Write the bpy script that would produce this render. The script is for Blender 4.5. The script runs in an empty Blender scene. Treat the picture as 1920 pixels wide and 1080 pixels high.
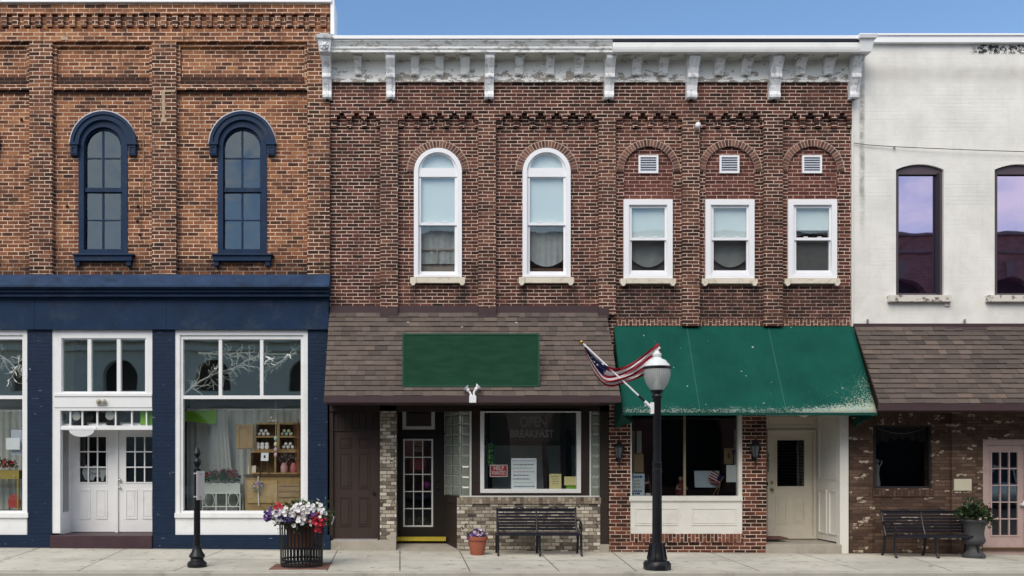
import bpy, bmesh, math, random
from mathutils import Vector, Matrix
from mathutils.geometry import tessellate_polygon
random.seed(7)
R = math.radians
S = bpy.context.scene
COL = S.collection

# ------------------------------------------------------------------ camera, sky, sun, exposure
D, VX, VY, CX, EZ = 17.0, 800.0, 850.0, -1.6, 1.8     # distance, vanishing point on the facade drawing (1 drawing unit = 1 cm), eye
cam = bpy.data.cameras.new('camera'); camo = bpy.data.objects.new('camera', cam); COL.objects.link(camo)
camo.location = (CX, -D, EZ); camo.rotation_euler = (R(90), 0, 0)
cam.sensor_width = 36; cam.lens = 36 * D / 19.2
cam.shift_x = (960 - VX) / 1920; cam.shift_y = (VY - 540) / 1920
cam.clip_start = 0.1; cam.clip_end = 3000
S.camera = camo
SUN_EL, SUN_AZ = 45, -26            # azimuth measured from straight behind the camera, negative = from the left
w = bpy.data.worlds.new('World'); S.world = w; w.use_nodes = True
bg = w.node_tree.nodes['Background']
sky = w.node_tree.nodes.new('ShaderNodeTexSky'); sky.sky_type = 'NISHITA'; sky.sun_disc = False
sky.sun_elevation = R(SUN_EL); sky.sun_rotation = R(180 - SUN_AZ); sky.air_density = 1.0; sky.dust_density = 0.4; sky.ozone_density = 1.0
wt = w.node_tree; wl_ = wt.links                      # broken white cloud over the half of the sky behind the camera, clear blue in front
def wn_(t, **k):
    n = wt.nodes.new(t)
    for a, b in k.items(): setattr(n, a, b)
    return n
tc = wn_('ShaderNodeTexCoord'); sx_ = wn_('ShaderNodeSeparateXYZ'); wl_.new(tc.outputs['Generated'], sx_.inputs[0])
cn = wn_('ShaderNodeTexNoise'); cn.inputs['Scale'].default_value = 4.5; cn.inputs['Detail'].default_value = 7; cn.inputs['Roughness'].default_value = .6
mp = wn_('ShaderNodeMapping'); mp.inputs['Scale'].default_value = (1, 1, 2.2); wl_.new(tc.outputs['Generated'], mp.inputs[0]); wl_.new(mp.outputs[0], cn.inputs['Vector'])
mr = wn_('ShaderNodeMapRange', interpolation_type='SMOOTHSTEP'); wl_.new(cn.outputs['Fac'], mr.inputs[0]); mr.inputs[1].default_value = .36; mr.inputs[2].default_value = .62
md = wn_('ShaderNodeMapRange', interpolation_type='SMOOTHSTEP'); wl_.new(sx_.outputs[1], md.inputs[0]); md.inputs[1].default_value = .35; md.inputs[2].default_value = -.25
mm = wn_('ShaderNodeMath', operation='MULTIPLY'); wl_.new(mr.outputs[0], mm.inputs[0]); wl_.new(md.outputs[0], mm.inputs[1])
mxc = wn_('ShaderNodeMix', data_type='RGBA'); wl_.new(mm.outputs[0], mxc.inputs[0]); hs_ = wn_('ShaderNodeHueSaturation'); hs_.inputs['Saturation'].default_value = 1.12; hs_.inputs['Value'].default_value = .98; wl_.new(sky.outputs[0], hs_.inputs['Color']); wl_.new(hs_.outputs[0], mxc.inputs[6]); mxc.inputs[7].default_value = (7.3, 7.4, 7.6, 1)
wl_.new(mxc.outputs[2], bg.inputs[0]); bg.inputs[1].default_value = 0.105
sl = bpy.data.lights.new('sun', 'SUN'); sl.energy = 1.45; sl.angle = R(40); sl.color = (1, 0.9, 0.76)
so = bpy.data.objects.new('sun', sl); COL.objects.link(so); so.location = (-8, -14, 20)
sd = Vector((math.sin(R(SUN_AZ)) * math.cos(R(SUN_EL)), -math.cos(R(SUN_AZ)) * math.cos(R(SUN_EL)), math.sin(R(SUN_EL))))
so.rotation_euler = sd.to_track_quat('Z', 'Y').to_euler()
S.view_settings.view_transform = 'Standard'; S.view_settings.look = 'None'; S.view_settings.gamma = 1
S.view_settings.use_curve_mapping = False; S.view_settings.exposure = 0.8
S.render.engine = 'CYCLES'; S.cycles.max_bounces = 8; S.cycles.transparent_max_bounces = 12
S.cycles.sample_clamp_indirect = 4

# ------------------------------------------------------------------ helpers
def W(px, py, y=0.0):
    s = (D + y) / D
    return Vector((CX + (px - VX) / 100 * s, y, EZ + (VY - py) / 100 * s))
def ground(x, y):                    # pavement height: falls gently to the right along the shops, level at the kerb
    t = min(1, max(0, -y / 3.05)); return (1 - t) * (-0.024 - 0.0073 * x) + t * (-0.03)

ORG = {}
class MB:
    def __init__(s): s.bm = bmesh.new(); s.mi = 0; s.tones = []; s.uv = None
    def v(s, p): return s.bm.verts.new(p)
    def face(s, pts, uvs=None):
        f = s.bm.faces.new([s.v(p) for p in pts]); f.material_index = s.mi
        if uvs:
            if s.uv is None: s.uv = s.bm.loops.layers.uv.new('UVMap')
            for l, q in zip(f.loops, uvs): l[s.uv].uv = q
        return f
    def box(s, x0, x1, y0, y1, z0, z1):
        vs = [s.v((x, y, z)) for x in (x0, x1) for y in (y0, y1) for z in (z0, z1)]
        for q in ((0, 1, 3, 2), (4, 6, 7, 5), (0, 4, 5, 1), (2, 3, 7, 6), (0, 2, 6, 4), (1, 5, 7, 3)):
            f = s.bm.faces.new([vs[i] for i in q]); f.material_index = s.mi
        return s
    def pbox(s, px0, py0, px1, py1, yf, yb):
        a = W(px0, py0, yf); b = W(px1, py1, yf)
        return s.box(a.x, b.x, yf, yb, b.z, a.z)
    def hexa(s, front, back):        # two quads with matching corners
        f = [s.v(p) for p in front]; b = [s.v(p) for p in back]; n = len(f)
        fs = [s.bm.faces.new(f), s.bm.faces.new(b[::-1])] + [s.bm.faces.new((f[i], b[i], b[(i + 1) % n], f[(i + 1) % n])) for i in range(n)]
        for q in fs: q.material_index = s.mi
        return s
    def plate(s, outer, holes, yf, yb, px=True):
        cv = (lambda p: W(p[0], p[1], yf)) if px else (lambda p: Vector((p[0], yf, p[1])))
        loops = [[cv(p) for p in lp] for lp in [outer] + list(holes)]
        tri = tessellate_polygon([[Vector((p.x, p.z, 0)) for p in lp] for lp in loops])
        flat = [p for lp in loops for p in lp]
        fr = [s.v(p) for p in flat]; bk = [s.v((p.x, yb, p.z)) for p in flat]
        for t in tri:
            try:
                f = s.bm.faces.new([fr[i] for i in t]); f.material_index = s.mi
                f = s.bm.faces.new([bk[i] for i in t[::-1]]); f.material_index = s.mi
            except ValueError: pass
        k = 0
        for lp in loops:
            n = len(lp)
            for i in range(n):
                a, b = k + i, k + (i + 1) % n
                f = s.bm.faces.new((fr[a], fr[b], bk[b], bk[a])); f.material_index = s.mi
            k += n
        return s
    def frame(s, o, i, yf, yb):      # o, i = (px0, py0, px1, py1)
        rc = lambda q: [(q[0], q[1]), (q[2], q[1]), (q[2], q[3]), (q[0], q[3])]
        return s.plate(rc(o), [rc(i)], yf, yb)
    def prism_x(s, prof, x0, x1):    # profile of (y, z)
        return s.hexa([(x0, y, z) for y, z in prof], [(x1, y, z) for y, z in prof])
    def lathe(s, c, prof, seg=24, a0=0.0, sx=1.0):
        c = Vector(c); rings = []
        for r, z in prof:
            rings.append([s.v(c + Vector((r * math.cos(a0 + 2 * math.pi * k / seg), r * math.sin(a0 + 2 * math.pi * k / seg), z))) for k in range(seg)])
        for a, b in zip(rings, rings[1:]):
            for k in range(seg):
                f = s.bm.faces.new((a[k], a[(k + 1) % seg], b[(k + 1) % seg], b[k])); f.material_index = s.mi
        for rg, rev in ((rings[0], True), (rings[-1], False)):
            f = s.bm.faces.new(rg[::-1] if rev else rg); f.material_index = s.mi
        return s
    def tube(s, pts, r, seg=8, r2=None, flat=1.0):
        pts = [Vector(p) for p in pts]; n = len(pts); rings = []; up = None
        for i, p in enumerate(pts):
            t = (pts[min(i + 1, n - 1)] - pts[max(i - 1, 0)]).normalized()
            if up is None: up = Vector((0, 0, 1)) if abs(t.z) < .9 else Vector((1, 0, 0))
            a = t.cross(up)
            if a.length < 1e-4: a = t.cross(Vector((0, 1, 0)))
            a.normalize(); b = a.cross(t); up = b
            rr = r if r2 is None else r + (r2 - r) * i / (n - 1)
            rings.append([s.v(p + (a * math.cos(2 * math.pi * k / seg) + b * math.sin(2 * math.pi * k / seg) * flat) * rr) for k in range(seg)])
        for x, y in zip(rings, rings[1:]):
            for k in range(seg):
                f = s.bm.faces.new((x[k], x[(k + 1) % seg], y[(k + 1) % seg], y[k])); f.material_index = s.mi
        for rg in (rings[0][::-1], rings[-1]):
            f = s.bm.faces.new(rg); f.material_index = s.mi
        return s
    def ball(s, c, r, seg=12, rings=8, sz=1.0):
        m = Matrix.Translation(c) @ Matrix.Diagonal((r, r, r * sz, 1))
        g = bmesh.ops.create_uvsphere(s.bm, u_segments=seg, v_segments=rings, radius=1, matrix=m)
        for v in g['verts']:
            for f in v.link_faces: f.material_index = s.mi
        return s
    def build(s, name, mats, parent=None, smooth=False, origin=None, recalc=True, bevel=0):
        if recalc: bmesh.ops.recalc_face_normals(s.bm, faces=s.bm.faces[:])
        me = bpy.data.meshes.new(name); 
        o = bpy.data.objects.new(name, me); COL.objects.link(o)
        base = ORG[parent.name] if parent else Vector((0, 0, 0))
        org = Vector(origin) if origin is not None else base
        for v in s.bm.verts: v.co -= org
        s.bm.to_mesh(me); s.bm.free()
        for m in (mats if isinstance(mats, (list, tuple)) else [mats]): me.materials.append(m)
        if smooth:
            me.polygons.foreach_set('use_smooth', [True] * len(me.polygons)); me.set_sharp_from_angle(angle=R(38))
        if s.tones:
            at = me.attributes.new('tone', 'FLOAT', 'FACE'); at.data.foreach_set('value', s.tones)
        if parent: o.parent = parent; o.location = org - base
        else: o.location = org
        ORG[o.name] = org
        if bevel:
            b = o.modifiers.new('bevel', 'BEVEL'); b.width = bevel; b.segments = 2; b.limit_method = 'ANGLE'; b.angle_limit = R(40)
        return o
def thing(name, label, cat, loc, group=None):
    o = bpy.data.objects.new(name, None); COL.objects.link(o); o.location = loc; o.empty_display_size = .2
    ORG[o.name] = Vector(loc); return tag(o, label, cat, group)
def tag(o, label=None, cat=None, group=None, kind=None):
    if label: o['label'] = label
    if cat: o['category'] = cat
    if group: o['group'] = group
    if kind: o['kind'] = kind
    return o
def copy_thing(o, loc, label, group):
    c = o.copy(); COL.objects.link(c); c.location = loc; c['label'] = label; c['group'] = group
    for ch in list(o.children):
        k = ch.copy(); COL.objects.link(k); k.parent = c
        for g in ch.children:
            q = g.copy(); COL.objects.link(q); q.parent = k
    ORG[c.name] = Vector(loc); return c
def text(name, body, c, h, mat, parent, width=None, depth=.002, face=-1, font_scale=1.0, spacing=1.0):
    cu = bpy.data.curves.new('lettering', 'FONT'); cu.body = body; cu.align_x = 'CENTER'; cu.align_y = 'CENTER'; cu.size = h; cu.extrude = depth; cu.space_character = spacing
    t = bpy.data.objects.new('lettering', cu); COL.objects.link(t)
    dg = bpy.context.evaluated_depsgraph_get(); me = bpy.data.meshes.new_from_object(t.evaluated_get(dg))
    bpy.data.objects.remove(t); bpy.data.curves.remove(cu)
    me.transform(Matrix.Rotation(R(90), 4, 'X'))
    if width:
        xs = [v.co.x for v in me.vertices]; k = width / max(1e-6, max(xs) - min(xs)); me.transform(Matrix.Diagonal((k, 1, 1, 1)))
    o = bpy.data.objects.new(name, me); COL.objects.link(o); me.materials.clear(); me.materials.append(mat)
    base = ORG[parent.name]; o.parent = parent; o.location = Vector(c) - base; ORG[o.name] = Vector(c)
    return o
def arch(cx, spring, r, bottom, n=20, ry=None):      # window opening outline, drawing units
    ry = ry or r
    return [(cx - r, bottom)] + [(cx - r * math.cos(math.pi * k / n), spring - ry * math.sin(math.pi * k / n)) for k in range(n + 1)] + [(cx + r, bottom)]
def seg_arch(x0, x1, top, spring, bottom, n=12):
    c = (x0 + x1) / 2; h = spring - top; a = (x1 - x0) / 2; r = (a * a + h * h) / (2 * h); cy = top + r; t0 = math.asin(a / r)
    return [(x0, bottom)] + [(c + r * math.sin(-t0 + 2 * t0 * k / n), cy - r * math.cos(-t0 + 2 * t0 * k / n)) for k in range(n + 1)] + [(x1, bottom)]
def rect(x0, y0, x1, y1): return [(x0, y0), (x1, y0), (x1, y1), (x0, y1)]

# ------------------------------------------------------------------ materials
def val(nt, sk, v):
    if isinstance(v, bpy.types.NodeSocket): nt.links.new(v, sk)
    elif v is not None: sk.default_value = v
def MA(nt, op, a, b=None, c=None, clamp=False):
    n = nt.nodes.new('ShaderNodeMath'); n.operation = op; n.use_clamp = clamp
    for i, q in enumerate((a, b, c)): val(nt, n.inputs[i], q)
    return n.outputs[0]
def c4(c): return (*c, 1) if not isinstance(c, bpy.types.NodeSocket) and len(c) == 3 else c
def MX(nt, f, a, b, mode='MIX'):
    n = nt.nodes.new('ShaderNodeMix'); n.data_type = 'RGBA'; n.blend_type = mode
    val(nt, n.inputs[0], f); val(nt, n.inputs[6], c4(a)); val(nt, n.inputs[7], c4(b)); return n.outputs[2]
def NO(nt, vec, scale, detail=3, rough=.55):
    n = nt.nodes.new('ShaderNodeTexNoise'); n.inputs['Scale'].default_value = scale; n.inputs['Detail'].default_value = detail
    n.inputs['Roughness'].default_value = rough
    if vec is not None: nt.links.new(vec, n.inputs['Vector'])
    return n.outputs['Fac']
def SS(nt, x, lo, hi):               # smoothstep
    n = nt.nodes.new('ShaderNodeMapRange'); n.interpolation_type = 'SMOOTHSTEP'
    val(nt, n.inputs[0], x); val(nt, n.inputs[1], lo); val(nt, n.inputs[2], hi); return n.outputs[0]
def RP(nt, f, stops, const=False):
    n = nt.nodes.new('ShaderNodeValToRGB'); n.color_ramp.interpolation = 'CONSTANT' if const else 'LINEAR'; e = n.color_ramp.elements
    while len(e) < len(stops): e.new(.5)
    for q, (p, c) in zip(e, stops): q.position = p; q.color = c4(c)
    val(nt, n.inputs[0], f); return n.outputs[0]
def VEC(nt, x, y, z):
    n = nt.nodes.new('ShaderNodeCombineXYZ')
    for i, q in enumerate((x, y, z)): val(nt, n.inputs[i], q)
    return n.outputs[0]
def POS(nt):
    g = nt.nodes.new('ShaderNodeNewGeometry'); s = nt.nodes.new('ShaderNodeSeparateXYZ'); nt.links.new(g.outputs['Position'], s.inputs[0])
    return g.outputs['Position'], s.outputs[0], s.outputs[1], s.outputs[2]
def WN(nt, vec):
    n = nt.nodes.new('ShaderNodeTexWhiteNoise'); n.noise_dimensions = '3D'; nt.links.new(vec, n.inputs[0]); return n.outputs['Value']
def BUMP(nt, h, strength=.4, dist=.01):
    n = nt.nodes.new('ShaderNodeBump'); n.inputs['Strength'].default_value = strength; n.inputs['Distance'].default_value = dist
    nt.links.new(h, n.inputs['Height']); return n.outputs[0]
def new_mat(name):
    m = bpy.data.materials.new(name); m.use_nodes = True; nt = m.node_tree
    return m, nt, nt.nodes['Principled BSDF']
def plain(name, col, rough=.55, var=.18, scale=6, metal=0, bump=.0, spec=.28, dirt=None, dirt_amt=.5, fine=60):
    m, nt, b = new_mat(name); p, x, y, z = POS(nt)
    n1 = NO(nt, p, scale, 4); n2 = NO(nt, p, fine, 2)
    k = MA(nt, 'ADD', MA(nt, 'MULTIPLY', n1, var * 1.4), MA(nt, 'MULTIPLY', n2, var * .6))
    k = MA(nt, 'ADD', k, 1 - var)
    c = MX(nt, 1.0, col, VEC(nt, k, k, k), 'MULTIPLY')
    if dirt:
        n3 = NO(nt, p, scale * .7, 6, .7); c = MX(nt, MA(nt, 'MULTIPLY', SS(nt, n3, .52, .68), dirt_amt), c, dirt)
    nt.links.new(c, b.inputs['Base Color'])
    val(nt, b.inputs['Roughness'], MA(nt, 'ADD', MA(nt, 'MULTIPLY', n1, .16), rough - .08)); b.inputs['Metallic'].default_value = metal
    b.inputs['Specular IOR Level'].default_value = spec
    if bump: nt.links.new(BUMP(nt, n2, bump, .004), b.inputs['Normal'])
    return m
def brick(name, bw, bh, mo, ramp, mortar, vert=False, pale=None, paint=None, stain=None, mottle=.35, bumpd=.008, rough=.85, flaw=.5, extra=None, streak=0):
    m, nt, b = new_mat(name); p, x, y, z = POS(nt)
    u = MA(nt, 'ADD', x, y); v = z
    if vert: u, v = v, u
    wob = MA(nt, 'MULTIPLY', MA(nt, 'SUBTRACT', NO(nt, p, 3.0, 2), .5), .012)
    v = MA(nt, 'ADD', v, wob)
    vr = MA(nt, 'DIVIDE', v, bh); row = MA(nt, 'FLOOR', vr); fy = MA(nt, 'FRACT', vr)
    rj = WN(nt, VEC(nt, row, 3.7, 1.1))
    off = MA(nt, 'ADD', MA(nt, 'MULTIPLY', MA(nt, 'MODULO', MA(nt, 'ABSOLUTE', row), 2), .5), MA(nt, 'MULTIPLY', rj, .16))
    ur = MA(nt, 'ADD', MA(nt, 'DIVIDE', u, bw), off); colm = MA(nt, 'FLOOR', ur); fx = MA(nt, 'FRACT', ur)
    ex = MA(nt, 'MULTIPLY', MA(nt, 'MINIMUM', fx, MA(nt, 'SUBTRACT', 1, fx)), bw)
    ey = MA(nt, 'MULTIPLY', MA(nt, 'MINIMUM', fy, MA(nt, 'SUBTRACT', 1, fy)), bh)
    dd = MA(nt, 'ADD', MA(nt, 'MINIMUM', ex, ey), MA(nt, 'MULTIPLY', MA(nt, 'SUBTRACT', NO(nt, p, 40, 2), .5), .006 * flaw))
    mask = SS(nt, dd, mo / 2 - .002, mo / 2 + .002)          # 1 = brick, 0 = mortar
    r1 = WN(nt, VEC(nt, colm, row, .3)); r2 = WN(nt, VEC(nt, colm, row, 7.3))
    big = MA(nt, 'ADD', MA(nt, 'MULTIPLY', NO(nt, p, .8, 3, .6), .6), MA(nt, 'MULTIPLY', NO(nt, p, 3.1, 4, .65), .4))
    tone = MA(nt, 'ADD', MA(nt, 'MULTIPLY', r1, 1 - mottle), MA(nt, 'MULTIPLY', SS(nt, big, .36, .64), mottle), clamp=True)
    c = RP(nt, tone, ramp)
    sp = NO(nt, p, 35, 4, .65)
    if pale:
        gate = MA(nt, 'MULTIPLY', MA(nt, 'GREATER_THAN', MA(nt, 'ADD', r2, MA(nt, 'MULTIPLY', MA(nt, 'SUBTRACT', NO(nt, p, 1.3, 3), .5), .35)), pale[0]), SS(nt, NO(nt, VEC(nt, MA(nt, 'MULTIPLY', x, .5), MA(nt, 'MULTIPLY', y, .5), z), 24, 4, .65), .46, .58)); c = MX(nt, MA(nt, 'MULTIPLY', gate, .9), c, pale[1])
    k = MA(nt, 'ADD', MA(nt, 'MULTIPLY', sp, .7), .65); c = MX(nt, 1.0, c, VEC(nt, k, k, k), 'MULTIPLY')
    mk = MA(nt, 'ADD', MA(nt, 'MULTIPLY', SS(nt, NO(nt, p, 2.6, 6, .7), .32, .66), .75), .42)
    mc = MX(nt, 1.0, mortar, VEC(nt, mk, mk, mk), 'MULTIPLY')
    c = MX(nt, mask, mc, c)
    if stain:
        for amt, col, sc, lo, hi in stain:
            c = MX(nt, MA(nt, 'MULTIPLY', SS(nt, NO(nt, p, sc, 6, .7), lo, hi), amt), c, col)
    if streak:
        sv = NO(nt, VEC(nt, MA(nt, 'MULTIPLY', u, 5), 0.0, MA(nt, 'MULTIPLY', z, .55)), 1.0, 5, .7); c = MX(nt, MA(nt, 'MULTIPLY', SS(nt, sv, .54, .7), streak), c, (.025, .02, .018))
        ev = NO(nt, VEC(nt, MA(nt, 'MULTIPLY', u, 2.4), 4.0, MA(nt, 'MULTIPLY', z, .8)), 1.0, 6, .75); c = MX(nt, MA(nt, 'MULTIPLY', SS(nt, ev, .6, .74), streak * .5), c, (.5, .38, .3))
    if extra: c = extra(nt, c, p, x, y, z)
    if paint is not None:
        k = MA(nt, 'ADD', MA(nt, 'MULTIPLY', NO(nt, p, 5, 5), .5), .75); pc = MX(nt, 1.0, paint, VEC(nt, k, k, k), 'MULTIPLY')
        fl = MA(nt, 'MULTIPLY', MA(nt, 'SUBTRACT', 1, mask), SS(nt, NO(nt, VEC(nt, MA(nt, 'MULTIPLY', x, 3), y, MA(nt, 'MULTIPLY', z, 9)), 1.6, 3), .64, .69))
        c = MX(nt, MA(nt, 'MULTIPLY', fl, .5), pc, (.35, .38, .42))
        rough = .5
    nt.links.new(c, b.inputs['Base Color']); b.inputs['Roughness'].default_value = rough; b.inputs['Specular IOR Level'].default_value = .2
    h = MA(nt, 'ADD', mask, MA(nt, 'MULTIPLY', sp, .35))
    nt.links.new(BUMP(nt, h, .6, bumpd), b.inputs['Normal'])
    return m
def glass(name, base=.1, tint=(.9, .93, .92), gcol=(1, 1, 1), wav=.02, k=1.0):
    m = bpy.data.materials.new(name); m.use_nodes = True; nt = m.node_tree
    for n in list(nt.nodes):
        if n.type == 'BSDF_PRINCIPLED': nt.nodes.remove(n)
    out = [n for n in nt.nodes if n.type == 'OUTPUT_MATERIAL'][0]
    p, x, y, z = POS(nt)
    t = nt.nodes.new('ShaderNodeBsdfTransparent'); t.inputs[0].default_value = c4(tint)
    g = nt.nodes.new('ShaderNodeBsdfGlossy'); g.inputs['Color'].default_value = c4(gcol); g.inputs['Roughness'].default_value = .015
    nt.links.new(BUMP(nt, NO(nt, p, 1.7, 1), wav, .1), g.inputs['Normal'])
    lw = nt.nodes.new('ShaderNodeLayerWeight'); lw.inputs[0].default_value = .5; fr = MA(nt, 'ADD', MA(nt, 'MULTIPLY', MA(nt, 'POWER', lw.outputs['Facing'], 5.0), .9), .045)
    mx = nt.nodes.new('ShaderNodeMixShader'); val(nt, mx.inputs[0], MA(nt, 'ADD', MA(nt, 'MULTIPLY', fr, k), base, clamp=True))
    nt.links.new(t.outputs[0], mx.inputs[1]); nt.links.new(g.outputs[0], mx.inputs[2]); nt.links.new(mx.outputs[0], out.inputs[0])
    return m
def cloth(name, col, transl=.4, var=.2):
    m = plain(name, col, .9, var, 8); nt = m.node_tree; b = nt.nodes['Principled BSDF']; out = [n for n in nt.nodes if n.type == 'OUTPUT_MATERIAL'][0]
    t = nt.nodes.new('ShaderNodeBsdfTranslucent'); t.inputs[0].default_value = c4(col); mx = nt.nodes.new('ShaderNodeMixShader'); mx.inputs[0].default_value = transl
    nt.links.new(b.outputs[0], mx.inputs[1]); nt.links.new(t.outputs[0], mx.inputs[2]); nt.links.new(mx.outputs[0], out.inputs[0]); return m
def peeling(name, col, under, amt=.5, lo=.5, hi=.6, scale=5, stretch=2.5, rough=.6, under2=(.06, .05, .045)):
    m, nt, b = new_mat(name); p, x, y, z = POS(nt)
    q = VEC(nt, x, y, MA(nt, 'MULTIPLY', z, stretch))
    n1 = NO(nt, q, scale, 8, .72); n2 = NO(nt, q, scale * 3.1, 6, .7); n3 = NO(nt, p, 2.5, 3)
    k = MA(nt, 'ADD', MA(nt, 'MULTIPLY', n3, .3), .85); c = MX(nt, 1.0, col, VEC(nt, k, k, k), 'MULTIPLY')
    pk = SS(nt, n1, lo, hi); c = MX(nt, MA(nt, 'MULTIPLY', pk, amt), c, under)
    c = MX(nt, MA(nt, 'MULTIPLY', SS(nt, n2, .62, .68), amt), c, under2)
    nt.links.new(c, b.inputs['Base Color']); b.inputs['Roughness'].default_value = rough
    nt.links.new(BUMP(nt, MA(nt, 'SUBTRACT', n2, pk), .5, .004), b.inputs['Normal']); return m
def island(name, ramp, rough=.85, bump=.4, noise=35):
    m, nt, b = new_mat(name); p, x, y, z = POS(nt)
    g = nt.nodes.new('ShaderNodeNewGeometry'); c = RP(nt, g.outputs['Random Per Island'], ramp)
    sp = NO(nt, p, noise, 4); k = MA(nt, 'ADD', MA(nt, 'MULTIPLY', sp, .7), .65); c = MX(nt, 1.0, c, VEC(nt, k, k, k), 'MULTIPLY')
    nt.links.new(c, b.inputs['Base Color']); b.inputs['Roughness'].default_value = rough
    nt.links.new(BUMP(nt, sp, bump, .004), b.inputs['Normal']); return m
def toned(name, ramp, specks=None, rough=.9):
    m, nt, b = new_mat(name); p, x, y, z = POS(nt)
    a = nt.nodes.new('ShaderNodeAttribute'); a.attribute_name = 'tone'; c = RP(nt, a.outputs['Fac'], ramp)
    sp = NO(nt, p, 70, 3, .7); k = MA(nt, 'ADD', MA(nt, 'MULTIPLY', sp, .9), .55); c = MX(nt, 1.0, c, VEC(nt, k, k, k), 'MULTIPLY')
    k2 = MA(nt, 'ADD', MA(nt, 'MULTIPLY', NO(nt, p, 1.2, 4), .5), .75); c = MX(nt, 1.0, c, VEC(nt, k2, k2, k2), 'MULTIPLY')
    if specks:
        n = SS(nt, NO(nt, p, 9, 6, .8), .66, .72); gate = SS(nt, NO(nt, p, 1.1, 2), .5, .62)
        c = MX(nt, MA(nt, 'MULTIPLY', MA(nt, 'MULTIPLY', n, gate), .7), c, specks)
    nt.links.new(c, b.inputs['Base Color']); b.inputs['Roughness'].default_value = rough
    nt.links.new(BUMP(nt, sp, .5, .004), b.inputs['Normal']); return m

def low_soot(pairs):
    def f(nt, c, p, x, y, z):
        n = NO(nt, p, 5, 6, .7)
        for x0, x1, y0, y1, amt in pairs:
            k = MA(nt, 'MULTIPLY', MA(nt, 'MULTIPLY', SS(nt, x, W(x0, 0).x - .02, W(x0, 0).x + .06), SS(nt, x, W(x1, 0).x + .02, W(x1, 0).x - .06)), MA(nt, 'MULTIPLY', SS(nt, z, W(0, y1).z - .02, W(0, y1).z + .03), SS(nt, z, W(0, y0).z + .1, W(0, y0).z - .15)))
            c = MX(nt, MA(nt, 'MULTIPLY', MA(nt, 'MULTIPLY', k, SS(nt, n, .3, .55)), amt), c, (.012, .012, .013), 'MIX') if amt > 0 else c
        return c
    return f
soot = ((.55, (.03, .022, .018), 1.1, .56, .72),)
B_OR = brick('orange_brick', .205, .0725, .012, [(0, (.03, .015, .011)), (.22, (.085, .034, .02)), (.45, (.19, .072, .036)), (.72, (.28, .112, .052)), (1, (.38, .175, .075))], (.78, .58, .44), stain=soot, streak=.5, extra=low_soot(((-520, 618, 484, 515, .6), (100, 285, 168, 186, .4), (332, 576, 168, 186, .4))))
B_ORP = brick('orange_pier_brick', .205, .0725, .012, [(0, (.025, .013, .01)), (.3, (.065, .029, .019)), (.6, (.14, .055, .032)), (1, (.28, .12, .06))], (.76, .58, .45), stain=((.5, (.03, .022, .018), 1.6, .54, .7),), streak=.55)
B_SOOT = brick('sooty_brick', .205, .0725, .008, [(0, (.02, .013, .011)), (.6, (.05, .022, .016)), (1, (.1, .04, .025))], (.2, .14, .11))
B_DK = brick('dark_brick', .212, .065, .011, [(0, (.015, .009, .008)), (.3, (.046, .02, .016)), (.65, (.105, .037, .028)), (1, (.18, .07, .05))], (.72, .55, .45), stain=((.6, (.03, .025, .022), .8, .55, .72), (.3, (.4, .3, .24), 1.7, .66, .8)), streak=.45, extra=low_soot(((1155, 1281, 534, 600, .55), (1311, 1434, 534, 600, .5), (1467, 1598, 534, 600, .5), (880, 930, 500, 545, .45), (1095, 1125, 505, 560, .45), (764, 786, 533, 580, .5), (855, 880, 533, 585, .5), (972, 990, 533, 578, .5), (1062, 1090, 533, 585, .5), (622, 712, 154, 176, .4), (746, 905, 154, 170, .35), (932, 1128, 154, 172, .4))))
B_DKP = brick('dark_pier_brick', .212, .065, .011, [(0, (.018, .01, .009)), (.35, (.055, .024, .018)), (.7, (.115, .046, .033)), (1, (.2, .088, .056))], (.7, .54, .44), stain=((.5, (.03, .025, .022), 1.3, .55, .7),))
B_RED = brick('infill_brick', .205, .07, .009, [(0, (.06, .022, .018)), (.5, (.105, .032, .026)), (1, (.16, .06, .046))], (.66, .5, .42), mottle=.2)
B_SHOP = brick('shopfront_brick', .21, .071, .011, [(0, (.012, .008, .007)), (.25, (.045, .018, .013)), (.6, (.11, .035, .022)), (1, (.19, .066, .038))], (.72, .58, .48), mottle=.15)
B_SHOPV = brick('soldier_brick', .16, .071, .011, [(0, (.02, .012, .01)), (.3, (.09, .034, .022)), (1, (.22, .08, .048))], (.6, .48, .4), vert=True, mottle=.15)
B_DKV = brick('dark_soldier_brick', .13, .068, .012, [(0, (.05, .025, .02)), (1, (.19, .085, .06))], (.58, .43, .34), vert=True)
B_TAN = brick('tan_brick', .155, .067, .011, [(0, (.03, .025, .022)), (.12, (.13, .108, .088)), (.45, (.34, .295, .235)), (.8, (.52, .47, .385)), (1, (.7, .65, .55))], (.13, .115, .098), mottle=.12, stain=((.8, (.03, .026, .022), 9, .58, .64),))
B_TANV = brick('tan_soldier_brick', .14, .07, .01, [(0, (.04, .03, .025)), (.25, (.2, .16, .12)), (1, (.44, .38, .29))], (.2, .17, .14), vert=True, mottle=.2)
B_BRN = brick('brown_brick', .2, .062, .009, [(0, (.05, .03, .022)), (.5, (.1, .062, .044)), (1, (.17, .11, .08))], (.07, .05, .04), mottle=.35, pale=(.855, (.5, .42, .33)))
B_BLUE = brick('blue_painted_brick', .205, .0725, .012, [(0, (.02, .04, .1)), (1, (.02, .04, .1))], (.02, .04, .1), paint=(.009, .0215, .05), bumpd=.012)
V_DK = island('arch_brick', [(0, (.05, .022, .017)), (.5, (.12, .05, .036)), (1, (.22, .1, .07))])
MORTAR = plain('mortar', (.55, .43, .35), .9, .3, 8)
BLUE = plain('blue_paint', (.0085, .026, .066), .5, .7, 2.6, spec=.16, bump=.25, fine=25, dirt=(.032, .047, .075), dirt_amt=.65)
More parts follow.
